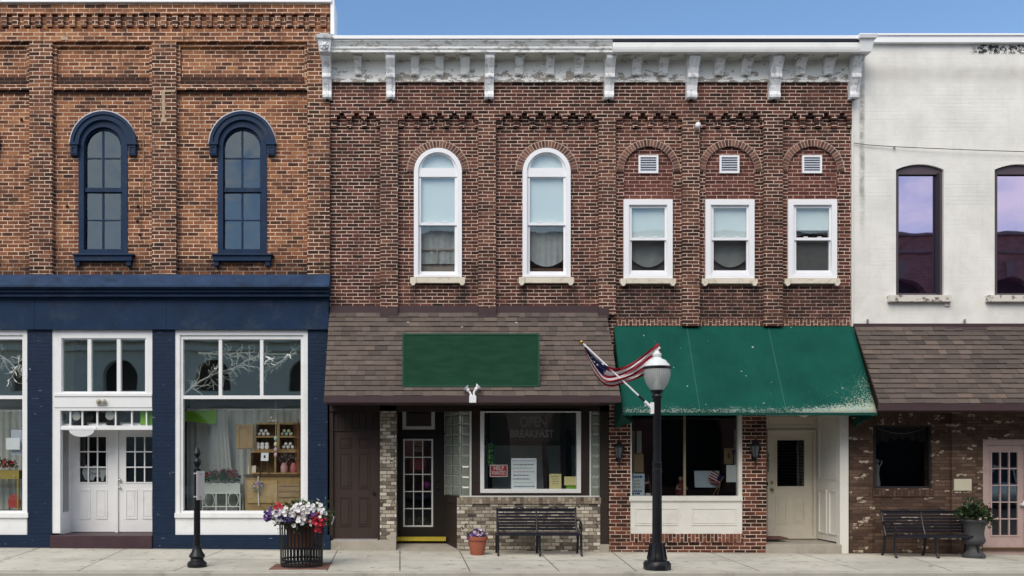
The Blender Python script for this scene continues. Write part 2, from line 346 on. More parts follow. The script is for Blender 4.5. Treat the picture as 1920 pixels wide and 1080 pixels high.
BLUE_T = plain('blue_flashing', (.02, .044, .096), .5, .9, 3.2, spec=.2, bump=.7, fine=14, dirt=(.012, .022, .042), dirt_amt=.85)
WHITE = plain('white_paint', (.78, .79, .8), .45, .08, 4, dirt=(.6, .6, .58), dirt_amt=.35)
VINYL = plain('white_vinyl', (.82, .83, .86), .35, .05, 3)
CAPW = plain('white_metal_coping', (.84, .85, .87), .35, .06, 2)
PEEL = peeling('peeling_white_paint', (.8, .81, .8), (.4, .39, .36), .8, .515, .59)
PEELB = peeling('weathered_bracket_paint', (.78, .79, .81), (.4, .41, .43), .75, .5, .6, 9, .6)
WRAP = plain('white_aluminium_wrap', (.74, .75, .74), .4, .1, 3, dirt=(.55, .54, .5), dirt_amt=.3)
STONE = peeling('painted_stone_sill', (.68, .63, .52), (.45, .34, .2), .5, .52, .62, 7, 1.5, .8, (.3, .22, .14))
SILLW = peeling('flaking_sill_paint', (.66, .63, .57), (.12, .08, .06), .9, .55, .6, 8, 1.2)
def mk_frieze():
    m, nt, b = new_mat('frieze_paint'); p, x, y, z = POS(nt); q = VEC(nt, x, y, MA(nt, 'MULTIPLY', z, 2.0)); n1 = NO(nt, q, 6, 8, .7)
    low = MA(nt, 'SUBTRACT', 1, SS(nt, z, W(0, 147, -.12).z, W(0, 128, -.12).z)); t = MA(nt, 'ADD', n1, MA(nt, 'MULTIPLY', low, .12))
    c = MX(nt, SS(nt, t, .56, .61), (.82, .82, .78), (.84, .84, .84)); c = MX(nt, MA(nt, 'MULTIPLY', SS(nt, t, .595, .64), .85), c, (.22, .18, .13))
    nt.links.new(c, b.inputs['Base Color']); b.inputs['Roughness'].default_value = .6; return m
FRIEZE = mk_frieze()
SOFFIT = peeling('soffit_paint', (.72, .71, .64), (.3, .26, .18), .75, .54, .62, 4, 1)
def mk_stucco():
    m, nt, b = new_mat('white_painted_masonry'); p, x, y, z = POS(nt)
    fy = MA(nt, 'FRACT', MA(nt, 'DIVIDE', MA(nt, 'ADD', z, MA(nt, 'MULTIPLY', NO(nt, p, 2, 2), .012)), .076)); jt = SS(nt, MA(nt, 'ABSOLUTE', MA(nt, 'SUBTRACT', fy, .5)), .40, .48)
    jt = MA(nt, 'MULTIPLY', jt, SS(nt, NO(nt, VEC(nt, MA(nt, 'MULTIPLY', x, .6), y, MA(nt, 'MULTIPLY', z, 6)), 1.3, 3), .42, .66))
    k = MA(nt, 'ADD', MA(nt, 'MULTIPLY', SS(nt, NO(nt, p, 1.3, 7, .65), .28, .68), .2), .84); c = MX(nt, 1.0, (.78, .77, .73), VEC(nt, k, k, k), 'MULTIPLY')
    c = MX(nt, MA(nt, 'MULTIPLY', jt, .15), c, (.45, .43, .38))
    st = NO(nt, VEC(nt, MA(nt, 'MULTIPLY', x, 9), y, MA(nt, 'MULTIPLY', z, .7)), 1.0, 5, .7)
    c = MX(nt, MA(nt, 'MULTIPLY', SS(nt, st, .52, .75), .22), c, (.5, .47, .4))
    x0 = W(1614, 0).x; dx = MA(nt, 'ABSOLUTE', MA(nt, 'SUBTRACT', x, MA(nt, 'ADD', x0, MA(nt, 'MULTIPLY', NO(nt, p, 1.5, 2), .05))))
    zz = MA(nt, 'MULTIPLY', SS(nt, z, W(0, 480).z, W(0, 330).z), MA(nt, 'SUBTRACT', 1, SS(nt, z, W(0, 110).z, W(0, 85).z)))
    line = MA(nt, 'MULTIPLY', MA(nt, 'MULTIPLY', MA(nt, 'SUBTRACT', 1, SS(nt, dx, .015, .075)), zz), SS(nt, NO(nt, p, 3.5, 5, .7), .3, .62))
    c = MX(nt, MA(nt, 'MULTIPLY', line, .8), c, (.2, .19, .17))
    band = MA(nt, 'SUBTRACT', 1, SS(nt, MA(nt, 'ABSOLUTE', MA(nt, 'SUBTRACT', z, W(0, 138).z)), .03, .22))
    c = MX(nt, MA(nt, 'MULTIPLY', MA(nt, 'MULTIPLY', band, NO(nt, p, 2.2, 5)), .8), c, (.4, .38, .33))
    pe = MA(nt, 'MULTIPLY', SS(nt, x, W(1815, 0).x, W(1835, 0).x), SS(nt, z, W(0, 104).z, W(0, 98).z)); n = NO(nt, p, 8, 7, .75)
    c = MX(nt, MA(nt, 'MULTIPLY', pe, SS(nt, n, .47, .51)), c, (.02, .019, .022))
    nt.links.new(c, b.inputs['Base Color']); b.inputs['Roughness'].default_value = .8
    nt.links.new(BUMP(nt, MA(nt, 'SUBTRACT', NO(nt, p, 22, 4), jt), .35, .008), b.inputs['Normal']); return m
STUCCO = mk_stucco()
SHING = toned('asphalt_shingle', [(0, (.05, .04, .036)), (.4, (.1, .077, .065)), (.75, (.14, .107, .089)), (1, (.19, .125, .088))], (.4, .39, .36))
MAUVE = plain('mauve_trim', (.06, .037, .041), .5, .2, 5)
DBROWN = plain('dark_brown_paint', (.03, .021, .018), .5, .25, 5)
BROWN_D = plain('brown_door_paint', (.042, .028, .024), .5, .15, 5)
BLACK_P = plain('black_door_paint', (.012, .01, .009), .4, .2, 5)
CREAM = plain('cream_paint', (.6, .56, .47), .5, .1, 4, dirt=(.45, .41, .33), dirt_amt=.35)
CREAMW = plain('off_white_paint', (.72, .71, .66), .5, .08, 4, dirt=(.5, .48, .42), dirt_amt=.3)
PINK = plain('dusty_pink_paint', (.42, .315, .3), .5, .12, 6, dirt=(.2, .12, .1), dirt_amt=.35)
PURPF = plain('plum_grey_paint', (.085, .066, .078), .5, .2, 5)
PLUM = plain('plum_step_paint', (.055, .03, .038), .5, .45, 5, bump=.3)
YEL = plain('yellow_edge_paint', (.42, .33, .03), .6, .3, 12)
CONC = plain('step_concrete', (.36, .33, .28), .9, .35, 4, bump=.4, dirt=(.16, .145, .12), dirt_amt=.5)
BLACKM = plain('black_metal', (.012, .013, .017), .32, .2, 8)
BENCHM = plain('bench_metal', (.016, .017, .026), .38, .2, 8)
GREYM = plain('grey_metal', (.5, .5, .52), .35, .1, 8, metal=.6)
CHROME = plain('chrome', (.6, .6, .6), .2, .05, 8, metal=1)
BRASS = plain('brass', (.4, .27, .08), .35, .2, 20, metal=.9)
TERRA = plain('terracotta', (.32, .1, .06), .7, .2, 9, bump=.2)
RUST = plain('brown_liner_pot', (.15, .062, .038), .7, .3, 9)
URNM = plain('charcoal_urn', (.055, .056, .062), .6, .3, 7, bump=.2)
LEAF = island('leaf', [(0, (.015, .035, .008)), (.6, (.045, .1, .022)), (1, (.1, .17, .045))], .6, .1)
PET_W = island('white_petal', [(0, (.62, .6, .6)), (1, (.82, .8, .82))], .6, .1)
PET_R = island('red_petal', [(0, (.3, .008, .02)), (1, (.5, .02, .045))], .6, .1)
PET_P = island('purple_petal', [(0, (.03, .015, .09)), (.7, (.06, .025, .16)), (1, (.2, .05, .3))], .6, .1)
PET_L = island('lilac_petal', [(0, (.3, .15, .4)), (1, (.65, .5, .68))], .6, .1)
PET_C = island('pale_petal', [(0, (.5, .42, .3)), (1, (.7, .6, .5))], .6, .1)
WOOD = plain('shelf_wood', (.32, .215, .095), .6, .35, 9, dirt=(.16, .1, .045), dirt_amt=.6)
WOODD = plain('dark_wood', (.09, .05, .028), .6, .35, 9)
CURT = cloth('gauze_curtain', (.74, .77, .74), .35)
BLIND = plain('roller_blind', (.54, .63, .645), .8, .05, 3)
LACE = cloth('lace_curtain', (.4, .44, .45), .3, .5)
DROOP = cloth('grey_drape', (.27, .3, .3), .3, .5)
PAPER = plain('white_paper', (.72, .76, .8), .8, .04, 3)
PAPERY = plain('yellow_paper', (.66, .58, .3), .8, .04, 3)
KRAFT = plain('kraft_paper', (.3, .22, .12), .8, .2, 9)
REDS = plain('red_sign', (.36, .035, .045), .5, .1, 9)
INKB = plain('blue_ink', (.03, .1, .28), .6, .1, 9)
INKG = plain('grey_ink', (.16, .17, .22), .7, .2, 9)
INKR = plain('red_ink', (.4, .05, .08), .7, .1, 9)
INKK = plain('black_ink', (.015, .015, .018), .7, .1, 9)
NEON = plain('unlit_neon_tube', (.36, .37, .35), .25, .1, 9)
NEONG = plain('green_neon_tube', (.12, .38, .06), .3, .1, 9)
LIME = plain('lime_fabric', (.18, .42, .03), .7, .15, 9)
WALL_I = plain('interior_plaster', (.42, .44, .41), .9, .15, 2)
DARK_I = plain('dark_interior', (.05, .05, .05), .9, .3, 2)
FLOOR_I = plain('interior_floor', (.12, .09, .06), .7, .3, 4)
BRANCH = plain('white_branch', (.85, .86, .84), .7, .15, 20)
YARN_W = plain('white_yarn', (.72, .73, .74), .9, .15, 60)
YARN_C = island('pastel_yarn', [(0, (.6, .35, .4)), (.35, (.3, .55, .5)), (.65, (.7, .66, .45)), (1, (.35, .42, .62))], .9, .2)
GL_TRANS = glass('transom_glass', .36, (.8, .84, .82), (1, 1, .9), .007)
GL_SHOP = glass('shop_glass', .1, (.95, .97, .96), k=1.3)
GL_DARK = glass('dark_shop_glass', .015, (.6, .62, .62), k=1.0)
GL_ARCH = glass('old_window_glass', .075, (.5, .55, .58), (.78, .92, 1.0), .14)
GL_BLIND = glass('house_glass', .07, (.96, .98, .98), (.9, 1, 1))
GL_PURP = glass('purple_film_glass', .55, (.3, .22, .36), (.72, .62, .86), .012)
# ------------------------------------------------------------------ the setting: pavement, kerb, road
def strip(name, x0, x1, y0, y1, zf, mat, nx=40, ny=6, kind='structure'):
    m = MB(); g = [[m.v((x0 + (x1 - x0) * i / nx, y0 + (y1 - y0) * j / ny, zf(x0 + (x1 - x0) * i / nx, y0 + (y1 - y0) * j / ny))) for j in range(ny + 1)] for i in range(nx + 1)]
    for i in range(nx):
        for j in range(ny): m.bm.faces.new((g[i][j], g[i + 1][j], g[i + 1][j + 1], g[i][j + 1]))
    return tag(m.build(name, mat), kind=kind)
def mk_pavement():
    m, nt, b = new_mat('pavement_concrete'); p, x, y, z = POS(nt)
    big = NO(nt, p, .55, 5, .6); fine = NO(nt, p, 90, 2, .7); med = NO(nt, p, 7, 6, .7)
    jy = (0.02, -1.62)
    js = []
    for (px0, py0, px1, py1) in ((73, 1025, -60, 1076), (235, 1032, 142, 1076), (420, 1030, 322, 1074), (633, 1034, 612, 1074), (750, 1034, 750, 1078), (862, 1034, 882, 1074), (1010, 1036, 1050, 1076), (1148, 1038, 1195, 1072), (1333, 1037, 1430, 1074), (1500, 1038, 1625, 1075), (1690, 1048, 1790, 1072), (1850, 1040, 2010, 1075)):
        a = W(px0, 0, -.15).x; c = W(px1, 0, -3.0).x; js.append((a, (c - a) / 2.85))
    d = None
    for a, s in js:
        e = MA(nt, 'ABSOLUTE', MA(nt, 'SUBTRACT', MA(nt, 'SUBTRACT', x, a), MA(nt, 'MULTIPLY', MA(nt, 'MULTIPLY', MA(nt, 'ADD', y, .15), -1), s)))
        d = e if d is None else MA(nt, 'MINIMUM', d, e)
    d = MA(nt, 'MINIMUM', d, MA(nt, 'ABSOLUTE', MA(nt, 'ADD', y, 1.55)))
    d = MA(nt, 'ADD', d, MA(nt, 'MULTIPLY', MA(nt, 'SUBTRACT', med, .5), .012))
    joint = MA(nt, 'SUBTRACT', 1, SS(nt, d, .005, .016))
    k = MA(nt, 'ADD', MA(nt, 'MULTIPLY', SS(nt, big, .3, .7), .3), MA(nt, 'MULTIPLY', fine, .3)); k = MA(nt, 'ADD', k, .66)
    c = MX(nt, 1.0, (.55, .53, .455), VEC(nt, k, k, k), 'MULTIPLY')
    c = MX(nt, MA(nt, 'MULTIPLY', SS(nt, NO(nt, p, 2.6, 8, .75), .52, .68), .5), c, (.22, .2, .165))
    grime = SS(nt, MA(nt, 'ADD', y, MA(nt, 'MULTIPLY', med, .25)), -.25, .05)
    c = MX(nt, MA(nt, 'MULTIPLY', grime, .45), c, (.2, .18, .15))
    gum = SS(nt, NO(nt, p, 5.5, 0), .745, .76); c = MX(nt, MA(nt, 'MULTIPLY', gum, .5), c, (.12, .11, .1))
    c = MX(nt, MA(nt, 'MULTIPLY', joint, .88), c, (.1, .09, .075))
    nt.links.new(c, b.inputs['Base Color']); b.inputs['Roughness'].default_value = .88
    nt.links.new(BUMP(nt, MA(nt, 'SUBTRACT', MA(nt, 'MULTIPLY', fine, .4), joint), .5, .006), b.inputs['Normal']); return m
strip('pavement', -26, 26, -2.895, .3, ground, mk_pavement(), 60, 10)
KERB = plain('kerb_concrete', (.4, .385, .33), .9, .3, 3, bump=.4, dirt=(.2, .185, .155), dirt_amt=.5)
m = MB(); n = 48
prof = [(-2.9, .001), (-2.955, .002), (-2.985, -.006), (-3.0, -.022), (-3.012, -.16), (-2.9, -.16)]
m.hexa([(-26, y, z - .03) for y, z in prof], [(26, y, z - .03) for y, z in prof])
tag(m.build('kerb', KERB), kind='structure')
ASPH = plain('asphalt', (.055, .055, .058), .9, .4, 2, bump=.5, fine=120, dirt=(.08, .078, .075), dirt_amt=.4)
strip('road', -60, 60, -18.8, -3.005, lambda x, y: -.165, ASPH, 4, 4)
strip('far_pavement', -60, 60, -22.1, -18.8, lambda x, y: -.03, KERB, 4, 2)
strip('ground', -400, 400, -400, 400, lambda x, y: -.4, ASPH, 2, 2)

# ------------------------------------------------------------------ shared building pieces
def shell(parent, x0, x1, ztop, zmid, wall_mat, depth=9.0, rooms=()):
    """side walls, back wall, roof and storey floor of a building, and its ground-floor rooms"""
    m = MB(); m.box(x0, x0 + .2, .25, depth, -.1, ztop); m.box(x1 - .2, x1, .25, depth, -.1, ztop); m.box(x0 + .2, x1 - .2, depth - .2, depth, -.1, ztop)
    m.build('side_wall', wall_mat, parent)
    m = MB(); m.box(x0 + .2, x1 - .2, .25, depth - .2, ztop - .55, ztop - .4); m.build('roof', DARK_I, parent)
    m = MB(); m.box(x0 + .2, x1 - .2, .25, depth - .2, zmid, zmid + .3); m.box(x0 + .2, x1 - .2, .3, depth - .2, -.06, .02); m.build('storey_floor', WALL_I, parent)
    m = MB(); m.box(x0 + .2, x1 - .2, 3.6, 3.7, zmid + .3, ztop - .55); m.build('upper_partition', DARK_I, parent)
    for a, b, y, mat in rooms:
        m = MB(); m.box(a, b, y, y + .1, .02, zmid); m.build('room_partition', mat, parent)
def brick_cols(mb, px, y0, y1, yf, yb=0.0, wd=None): pass
def shingle_roof(parent, xl, xr, top, bot, n, tabw=.16, seed=1):
    rnd = random.Random(seed); m = MB()
    t = Vector((0, bot[0] - top[0], bot[1] - top[1])); ln = t.length; nrm = Vector((0, t.z, -t.y)).normalized()
    if nrm.y > 0: nrm = -nrm
    P = lambda x, k, h: Vector((x, top[0], top[1])) + t * k + nrm * h
    for i in range(n):
        k0, k1 = i / n - .012, (i + 1) / n + .006
        a, b = xl(i / n), xr(i / n); x = a - rnd.random() * tabw; base = .35 + rnd.random() * .2
        while x < b:
            w_ = tabw * rnd.choice((.7, .9, 1, 1.15, 1.4)); q0, q1 = max(x, a), min(x + w_, b)
            if q1 - q0 > .01:
                h = .02 + rnd.random() * .012; e = .0015; s0 = rnd.uniform(-.003, .003)
                fr = [P(q0 + e, k1 + s0 * .3, h), P(q1 - e, k1 + s0 * .3, h), P(q1 - e, k0, .004), P(q0 + e, k0, .004)]
                bk = [P(q0 + e, k1, -.004), P(q1 - e, k1, -.004), P(q1 - e, k0, -.004), P(q0 + e, k0, -.004)]
                m.hexa(fr, bk); tn = min(1, max(0, rnd.gauss(base, .135))); m.tones += [tn] * 6
            x += w_
    return m.build('shingles', SHING, parent)
def glazed_grid(parent, o, cols, rows, bar, yf, mat, gmat, frame_w, name='glazing', depth=.03, gy=None):
    """glazed panel: o = outer px rect, bars between panes; returns the frame object (pane is its child)"""
    m = MB(); x0, y0, x1, y1 = o; f = frame_w; ix0, iy0, ix1, iy1 = x0 + f, y0 + f, x1 - f, y1 - f
    cw = (ix1 - ix0 - bar * (cols - 1)) / cols; rh = (iy1 - iy0 - bar * (rows - 1)) / rows
    holes = [rect(ix0 + c * (cw + bar), iy0 + r * (rh + bar), ix0 + c * (cw + bar) + cw, iy0 + r * (rh + bar) + rh) for c in range(cols) for r in range(rows)]
    m.plate(rect(*o), holes, yf, yf + depth); fo = m.build(name, mat, parent)
    g = MB(); y = gy if gy is not None else yf + depth * .5
    a, b = W(ix0, iy0, yf), W(ix1, iy1, yf); g.face([(a.x, y, b.z), (b.x, y, b.z), (b.x, y, a.z), (a.x, y, a.z)]); g.build('pane', gmat, parent if parent.parent else fo)
    return fo
def raised_panel(mb, px0, py0, px1, py1, yf, b=2.2):
    mb.frame((px0, py0, px1, py1), (px0 + b, py0 + b, px1 - b, py1 - b), yf - .012, yf + .002)
    q = b + 2.2; mb.pbox(px0 + q, py0 + q, px1 - q, py1 - q, yf - .009, yf + .002)
def panel_door(name, parent, r, yf, mat, glass_r=None, gcols=1, grows=1, gbar=1, gmat=None, panels=(), gframe=None, gframe_w=3, knob=None, kmat=None):
    m = MB(); holes = [rect(*glass_r)] if glass_r else []
    m.plate(rect(*r), holes, yf, yf + .05)
    for p in panels: raised_panel(m, *p, yf)
    d = m.build(name, mat, parent)
    if glass_r:
        g = glass_r; glazed_grid(d, (g[0] - 2, g[1] - 2, g[2] + 2, g[3] + 2), gcols, grows, gbar, yf - .012, gframe or mat, gmat, gframe_w, 'glazing_bars', .045)
    if knob:
        k = MB()
        for (kx, ky, kr) in knob:
            c = W(kx, ky, yf); k.ball(c + Vector((0, -.045, 0)), kr, 10, 8); k.tube([c + Vector((0, .01, 0)), c + Vector((0, -.04, 0))], kr * .55, 8)
        k.build('door_knob', kmat, d, smooth=True)
    return d

# ------------------------------------------------------------------ orange brick building with the blue shopfront
LB = thing('brick_building', 'orange brick building with navy blue shopfront and blue arched windows', 'building', (W(309, 0).x, 0, 0))
xL0 = -520
wins = [-327, -66, 193, 454]
m = MB(); m.plate(rect(xL0, -2, 618, 545), [arch(c, 272, 46, 478) for c in wins], 0.0, .28); m.build('wall', B_OR, LB)
pil = [(-420, -376), (-190, -145), (55, 98), (285, 330), (576, 618)]
for a, b in pil:
    m = MB(); m.pbox(a, 74, b, 514, -.11, .0); m.build('brick_pier', B_ORP, LB)
m = MB()                             # projecting parapet with dentil course
m.pbox(xL0, 4, 621, 26, -.135, .28); m.pbox(xL0, 26, 621, 54, -.07, .0); m.pbox(xL0, 54, 620, 78, -.115, .0)
m.build('parapet', B_OR, LB)
x = xL0 + 8; rd = random.Random(2)
while x < 606:
    m = MB(); d = rd.uniform(-.006, .006); m.pbox(x, 26.5, x + 10.5, 50, -.128 + d, -.07); m.build('dentil', B_ORP, LB); x += 21.4
m = MB()
for a, b in ((-145, 55), (98, 285), (330, 576), (-376, -190)):
    m = MB(); m.frame((a, 78, b, 160), (a + 8, 88, b - 5, 158), -.05, .0); m.build('panel_surround', B_OR, LB)
    m = MB(); m.pbox(a, 160.5, b, 168, -.075, .0); m.build('string_course', B_ORP, LB)
m = MB()
for a, b in ((-145, 55), (98, 285), (330, 576), (-376, -190)):
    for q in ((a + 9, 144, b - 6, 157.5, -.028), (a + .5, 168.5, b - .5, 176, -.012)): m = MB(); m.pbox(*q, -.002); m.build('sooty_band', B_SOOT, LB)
m = MB(); m.pbox(xL0, -6, 622, 3.5, -.2, .35); m.pbox(619.5, 0, 627, 64, -.16, .4); m.build('coping', CAPW, LB, bevel=.008)
m = MB(); PM = plain('pale_mortar', (.42, .32, .22), .9, .4, 14); m.plate([(303, 171), (305, 168.5), (328, 168), (328, 172), (309, 172.5), (309.5, 200), (308.7, 222), (312, 224), (311, 230), (306, 229), (301, 230), (302, 223), (304, 221)], [], -.122, -.105); m.build('mortar_patch', PM, LB)
m = MB(); m.pbox(114, 69, 127, 75, -.12, -.1); m.build('mortar_patch', PM, LB)
m = MB(); m.tube([W(268, 205, -.012), W(269, 300, -.012), W(267.5, 400, -.012)], .008, 6); m.build('wire', plain('tan_wire', (.4, .25, .15), .7, .2, 9), LB)
m = MB()
for sx, sy in ((40, 224), (126, 387), (259, 387), (258, 415), (262, 440)): m.tube([W(sx, sy, .0), W(sx, sy, -.05)], .03, 7, .012)
m.build('wall_anchor', BLACKM, LB)

def blue_window(cx):
    yf = .03
    m = MB(); m.plate(arch(cx, 272, 46, 478), [arch(cx, 274, 36, 468)], yf - .05, yf + .1)
    w_ = m.build('arched_window', BLUE, LB)
    m = MB(); m.plate(arch(cx, 276, 38, 470), [arch(cx, 278, 33.5, 353)[0:1] + arch(cx, 278, 33.5, 353)[1:]] + [rect(cx - 33.5, 359, cx + 33.5, 467)], yf + .02, yf + .06)
    m.pbox(cx - 38, 352, cx + 38, 360, yf - .01, yf + .02)
    for y0, y1 in ((243, 353), (359, 467)): m.pbox(cx - 1.6, y0, cx + 1.6, y1, yf + .025, yf + .055)
    for y in (297, 413): m.pbox(cx - 33.5, y - 1.1, cx + 33.5, y + 1.1, yf + .03, yf + .05)
    m.build('sash', BLUE, w_)
    m = MB(); a = [W(p[0], p[1], yf) for p in arch(cx, 277, 35, 468)]; m.face([(p.x, yf + .045, p.z) for p in a]); m.build('pane', GL_ARCH, w_)
    m = MB()                         # hood moulding in three steps, with square stops
    for r0, r1, y in ((62, 56, -.10), (57, 46, -.075), (49, 44, -.05)):
        m.plate(arch(cx, 270, r0, 270), [], y, .0) if False else None
        n = 28; o = [(cx - r0 * math.cos(math.pi * k / n), 270 - r0 * math.sin(math.pi * k / n)) for k in range(n + 1)]; i = [(cx + r1 * math.cos(math.pi * k / n), 270 - r1 * math.sin(math.pi * k / n)) for k in range(n + 1)]
        m.plate(o + i, [], y, .0)
    for s in (-1, 1):
        a, b = sorted((cx + s * 46, cx + s * 63)); m.pbox(a, 266, b, 270.5, -.115, .0); m.pbox(a + 1.5, 270.5, b - 1.5, 291, -.085, .0)
        m.frame((a + 3, 273, b - 3, 288), (a + 5.2, 275.5, b - 5.2, 285.5), -.098, -.08)
    m.build('hood_moulding', BLUE, w_)
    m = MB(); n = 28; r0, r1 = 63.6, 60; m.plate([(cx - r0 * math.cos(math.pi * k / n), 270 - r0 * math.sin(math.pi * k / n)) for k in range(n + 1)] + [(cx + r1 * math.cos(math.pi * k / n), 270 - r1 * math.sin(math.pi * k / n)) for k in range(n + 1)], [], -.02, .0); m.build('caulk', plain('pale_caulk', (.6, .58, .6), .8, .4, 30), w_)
    m = MB(); m.pbox(cx - 58, 475, cx + 57, 478.5, -.13, .05); m.pbox(cx - 55, 478.5, cx + 54, 489, -.1, .05); m.pbox(cx - 53, 489, cx - 44, 498, -.075, .0); m.pbox(cx + 43, 489, cx + 52, 498, -.075, .0)
    m.build('sill', BLUE, w_, bevel=.006)
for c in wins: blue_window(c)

# blue shopfront
m = MB(); top = W(0, 514, -.12).z
pr = [(0, top), (-.13, top - .01), (-.36, W(0, 535, -.36).z), (-.36, W(0, 538, -.36).z), (0, W(0, 538, -.36).z)]
m.prism_x(pr, W(xL0, 0, 0).x, W(617.5, 0, -.3).x); m.build('cornice_flashing', BLUE_T, LB)
m = MB()
for y0, y1, d in ((538, 541, .33), (541, 548, .27), (548, 553, .22), (553, 556, .25), (556, 560, .17)): m.pbox(xL0, y0, 617, y1, -d, .0)
m.build('cornice', BLUE, LB, bevel=.004)
m = MB(); e = [xL0, -180, 65, 312, 616.5]
for a, b in zip(e, e[1:]): m.pbox(a + .5, 560, b - .5, 617.5, -.13, .1)
m.pbox(xL0, 561, 615, 616, -.125, .1); m.build('fascia', BLUE, LB)
piers = [(-263, -200), (52, 97), (285.5, 328), (577, 614)]
for a, b in piers:
    m = MB(); m.pbox(a, 617.5, b, 1004, -.07, .3); m.build('blue_pier', B_BLUE, LB)
m = MB()
for a, b in ((xL0, 95), (286.5, 619)): m.pbox(a, 1003, b, 1040, -.1, .3)
m.build('plinth', B_BLUE, LB)
WG = W(0, 0, .06)
def display_window(x0, x1, gx0, gx1, mull, bar_y=745):
    m = MB(); y = .0
    m.frame((x0, 617, x1, 1003), (x0 + 9, 628, x1 - 8, 966), -.055, .1)
    m.frame((x0 + 8, 627, x1 - 7, 967), (gx0, 636, gx1, 958), -.02, .1)
    w_ = m.build('display_window', WHITE, LB)
    m = MB(); m.pbox(gx0 - 1, 741.5, gx1 + 1, 748, -.012, .07)
    for c in mull: m.pbox(c - 3, 636, c + 3, 741.5, -.01, .07)
    m.build('mullion', WHITE, w_)
    m = MB(); a, b = W(gx0 - 1, 635, .04), W(gx1 + 1, 959, .04); c = W(0, 745, .04).z; m.face([(a.x, .04, b.z), (b.x, .04, b.z), (b.x, .04, c), (a.x, .04, c)]); m.build('pane', GL_SHOP, w_); m = MB(); m.face([(a.x, .04, c), (b.x, .04, c), (b.x, .04, a.z), (a.x, .04, a.z)]); m.build('transom_pane', GL_TRANS, w_)
    m = MB(); m.pbox(x0 - 1, 962, x1 + 1, 971, -.1, .1); m.pbox(x0 + 1, 971, x1 - 1, 1003, -.06, .05); m.build('sill', WHITE, w_, bevel=.004)
    m = MB(); m.box(W(x0, 0).x, W(x1, 0).x, .1, 1.9, W(0, 962).z - .35, W(0, 960).z - .03); m.build('display_shelf', WALL_I, w_)
display_window(328, 577, 343, 564, (413, 490.5))
display_window(-200, 51, -186, 42, (-112, -35))

# door bay
m = MB(); m.frame((97, 618, 286, 770), (115, 634, 274, 736), -.05, .08); m.pbox(97, 770, 113, 1000, -.05, .08)
m.pbox(101, 738, 285, 743, -.085, -.05); m.pbox(101, 743, 285, 764, -.065, -.05); m.pbox(104, 764, 285, 769.5, -.03, .08)
m.pbox(111, 798, 287, 806, -.02, .1); m.pbox(111, 801, 180, 806, -.04, .0)
m.build('door_surround', WHITE, LB, bevel=.004)
m = MB()
for x in (167.5, 222.5): m.pbox(x - 3.5, 634, x + 3.5, 736, -.03, .05)
m.frame((114, 633, 275, 737), (117, 636, 272, 734), -.025, .05); tw = m.build('transom_window', WHITE, LB)
m = MB(); a, b = W(115, 633, .02), W(275, 737, .02); m.face([(a.x, .02, b.z), (b.x, .02, b.z), (b.x, .02, a.z), (a.x, .02, a.z)]); m.build('pane', GL_TRANS, tw)
m = MB()
for x in (131.5, 154, 182, 216.5, 247, 274.5): m.pbox(x - 1.3, 769, x + 1.3, 798, .0, .05)
lt = m.build('lettered_transom', WHITE, LB)
m = MB(); a, b = W(112, 769, .03), W(287, 799, .03); m.face([(a.x, .03, b.z), (b.x, .03, b.z), (b.x, .03, a.z), (a.x, .03, a.z)]); m.build('pane', GL_SHOP, lt)
m = MB()
def disc(mb, cx, cy, rx, ry, yf, yb, a0=0, a1=360, n=20): mb.plate([(cx + rx * math.cos(R(a0 + (a1 - a0) * k / n)), cy - ry * math.sin(R(a0 + (a1 - a0) * k / n))) for k in range(n + (0 if a1 - a0 == 360 else 1))], [], yf, yb)
for x, s in ((113, 1), (156, 0), (218, 0)):
    if s: disc(m, x + 1, 781, 10, 9, .05, .06, -90, 90)
    else: m.pbox(x, 770, x + 7, 798, .05, .06); disc(m, x + 7, 781, 13, 10, .05, .06, -90, 90)
m.pbox(133, 783, 152.5, 797, .052, .062); m.pbox(199, 787, 215, 797, .052, .062); m.build('lettering', INKK, lt)
m = MB(); disc(m, 143, 780, 8, 8.5, .044, .05); disc(m, 206, 779, 8.5, 8.5, .044, .05); m.build('pale_disc', WALL_I, lt)
m = MB(); m.pbox(263, 770, 273, 796, .08, .09); m.pbox(276, 770, 286, 796, .08, .09); m.build('lime_patch', LIME, lt)
RD = .55                             # recess behind the pier line
m = MB(); a = W(113, 806, .05); b = W(287, 1000, .05); bz = W(0, 806, .0).z
xl, xr = W(113, 0, .08).x, W(286, 0, .3).x
m.box(xl - .12, xr + .36, .1, RD + .2, bz, bz + .12)                                 # soffit
m.box(xr + .28, xr + .36, .3, RD + .1, .2, bz)
m.build('recess_ceiling', WHITE, LB)
xb = W(134, 0, RD).x
m = MB(); z0, z1, zs = W(0, 1000, .3).z, bz, W(0, 960, .3).z
wl = lambda t, z, o=0: (xl + (xb - xl) * t + o * .0, .08 + (RD - .08) * t, z)
m.hexa([wl(0, z0), wl(1, z0), wl(1, zs), wl(0, zs)], [(xl - .1, .08, z0), (xb - .1, RD, z0), (xb - .1, RD, zs), (xl - .1, .08, zs)])
m.hexa([wl(0, zs), wl(.08, zs), wl(.08, z1), wl(0, z1)], [(xl - .1, .08, zs), (xl - .1, .14, zs), (xl - .1, .14, z1), (xl - .1, .08, z1)])
m.hexa([wl(.85, zs), wl(1, zs), wl(1, z1), wl(.85, z1)], [(xb - .1, RD - .1, zs), (xb - .1, RD, zs), (xb - .1, RD, z1), (xb - .1, RD - .1, z1)])
sl_ = m.build('sidelight', WHITE, LB)
m = MB(); m.face([(q[0] - .02, q[1], q[2]) for q in (wl(.08, zs), wl(.85, zs), wl(.85, z1), wl(.08, z1))]); m.build('pane', glass('sidelight_glass', .2, (.6, .62, .62)), sl_)
dpan = lambda o: ((o + 13, 918, o + 35, 973), (o + 45, 918, o + 67, 973))
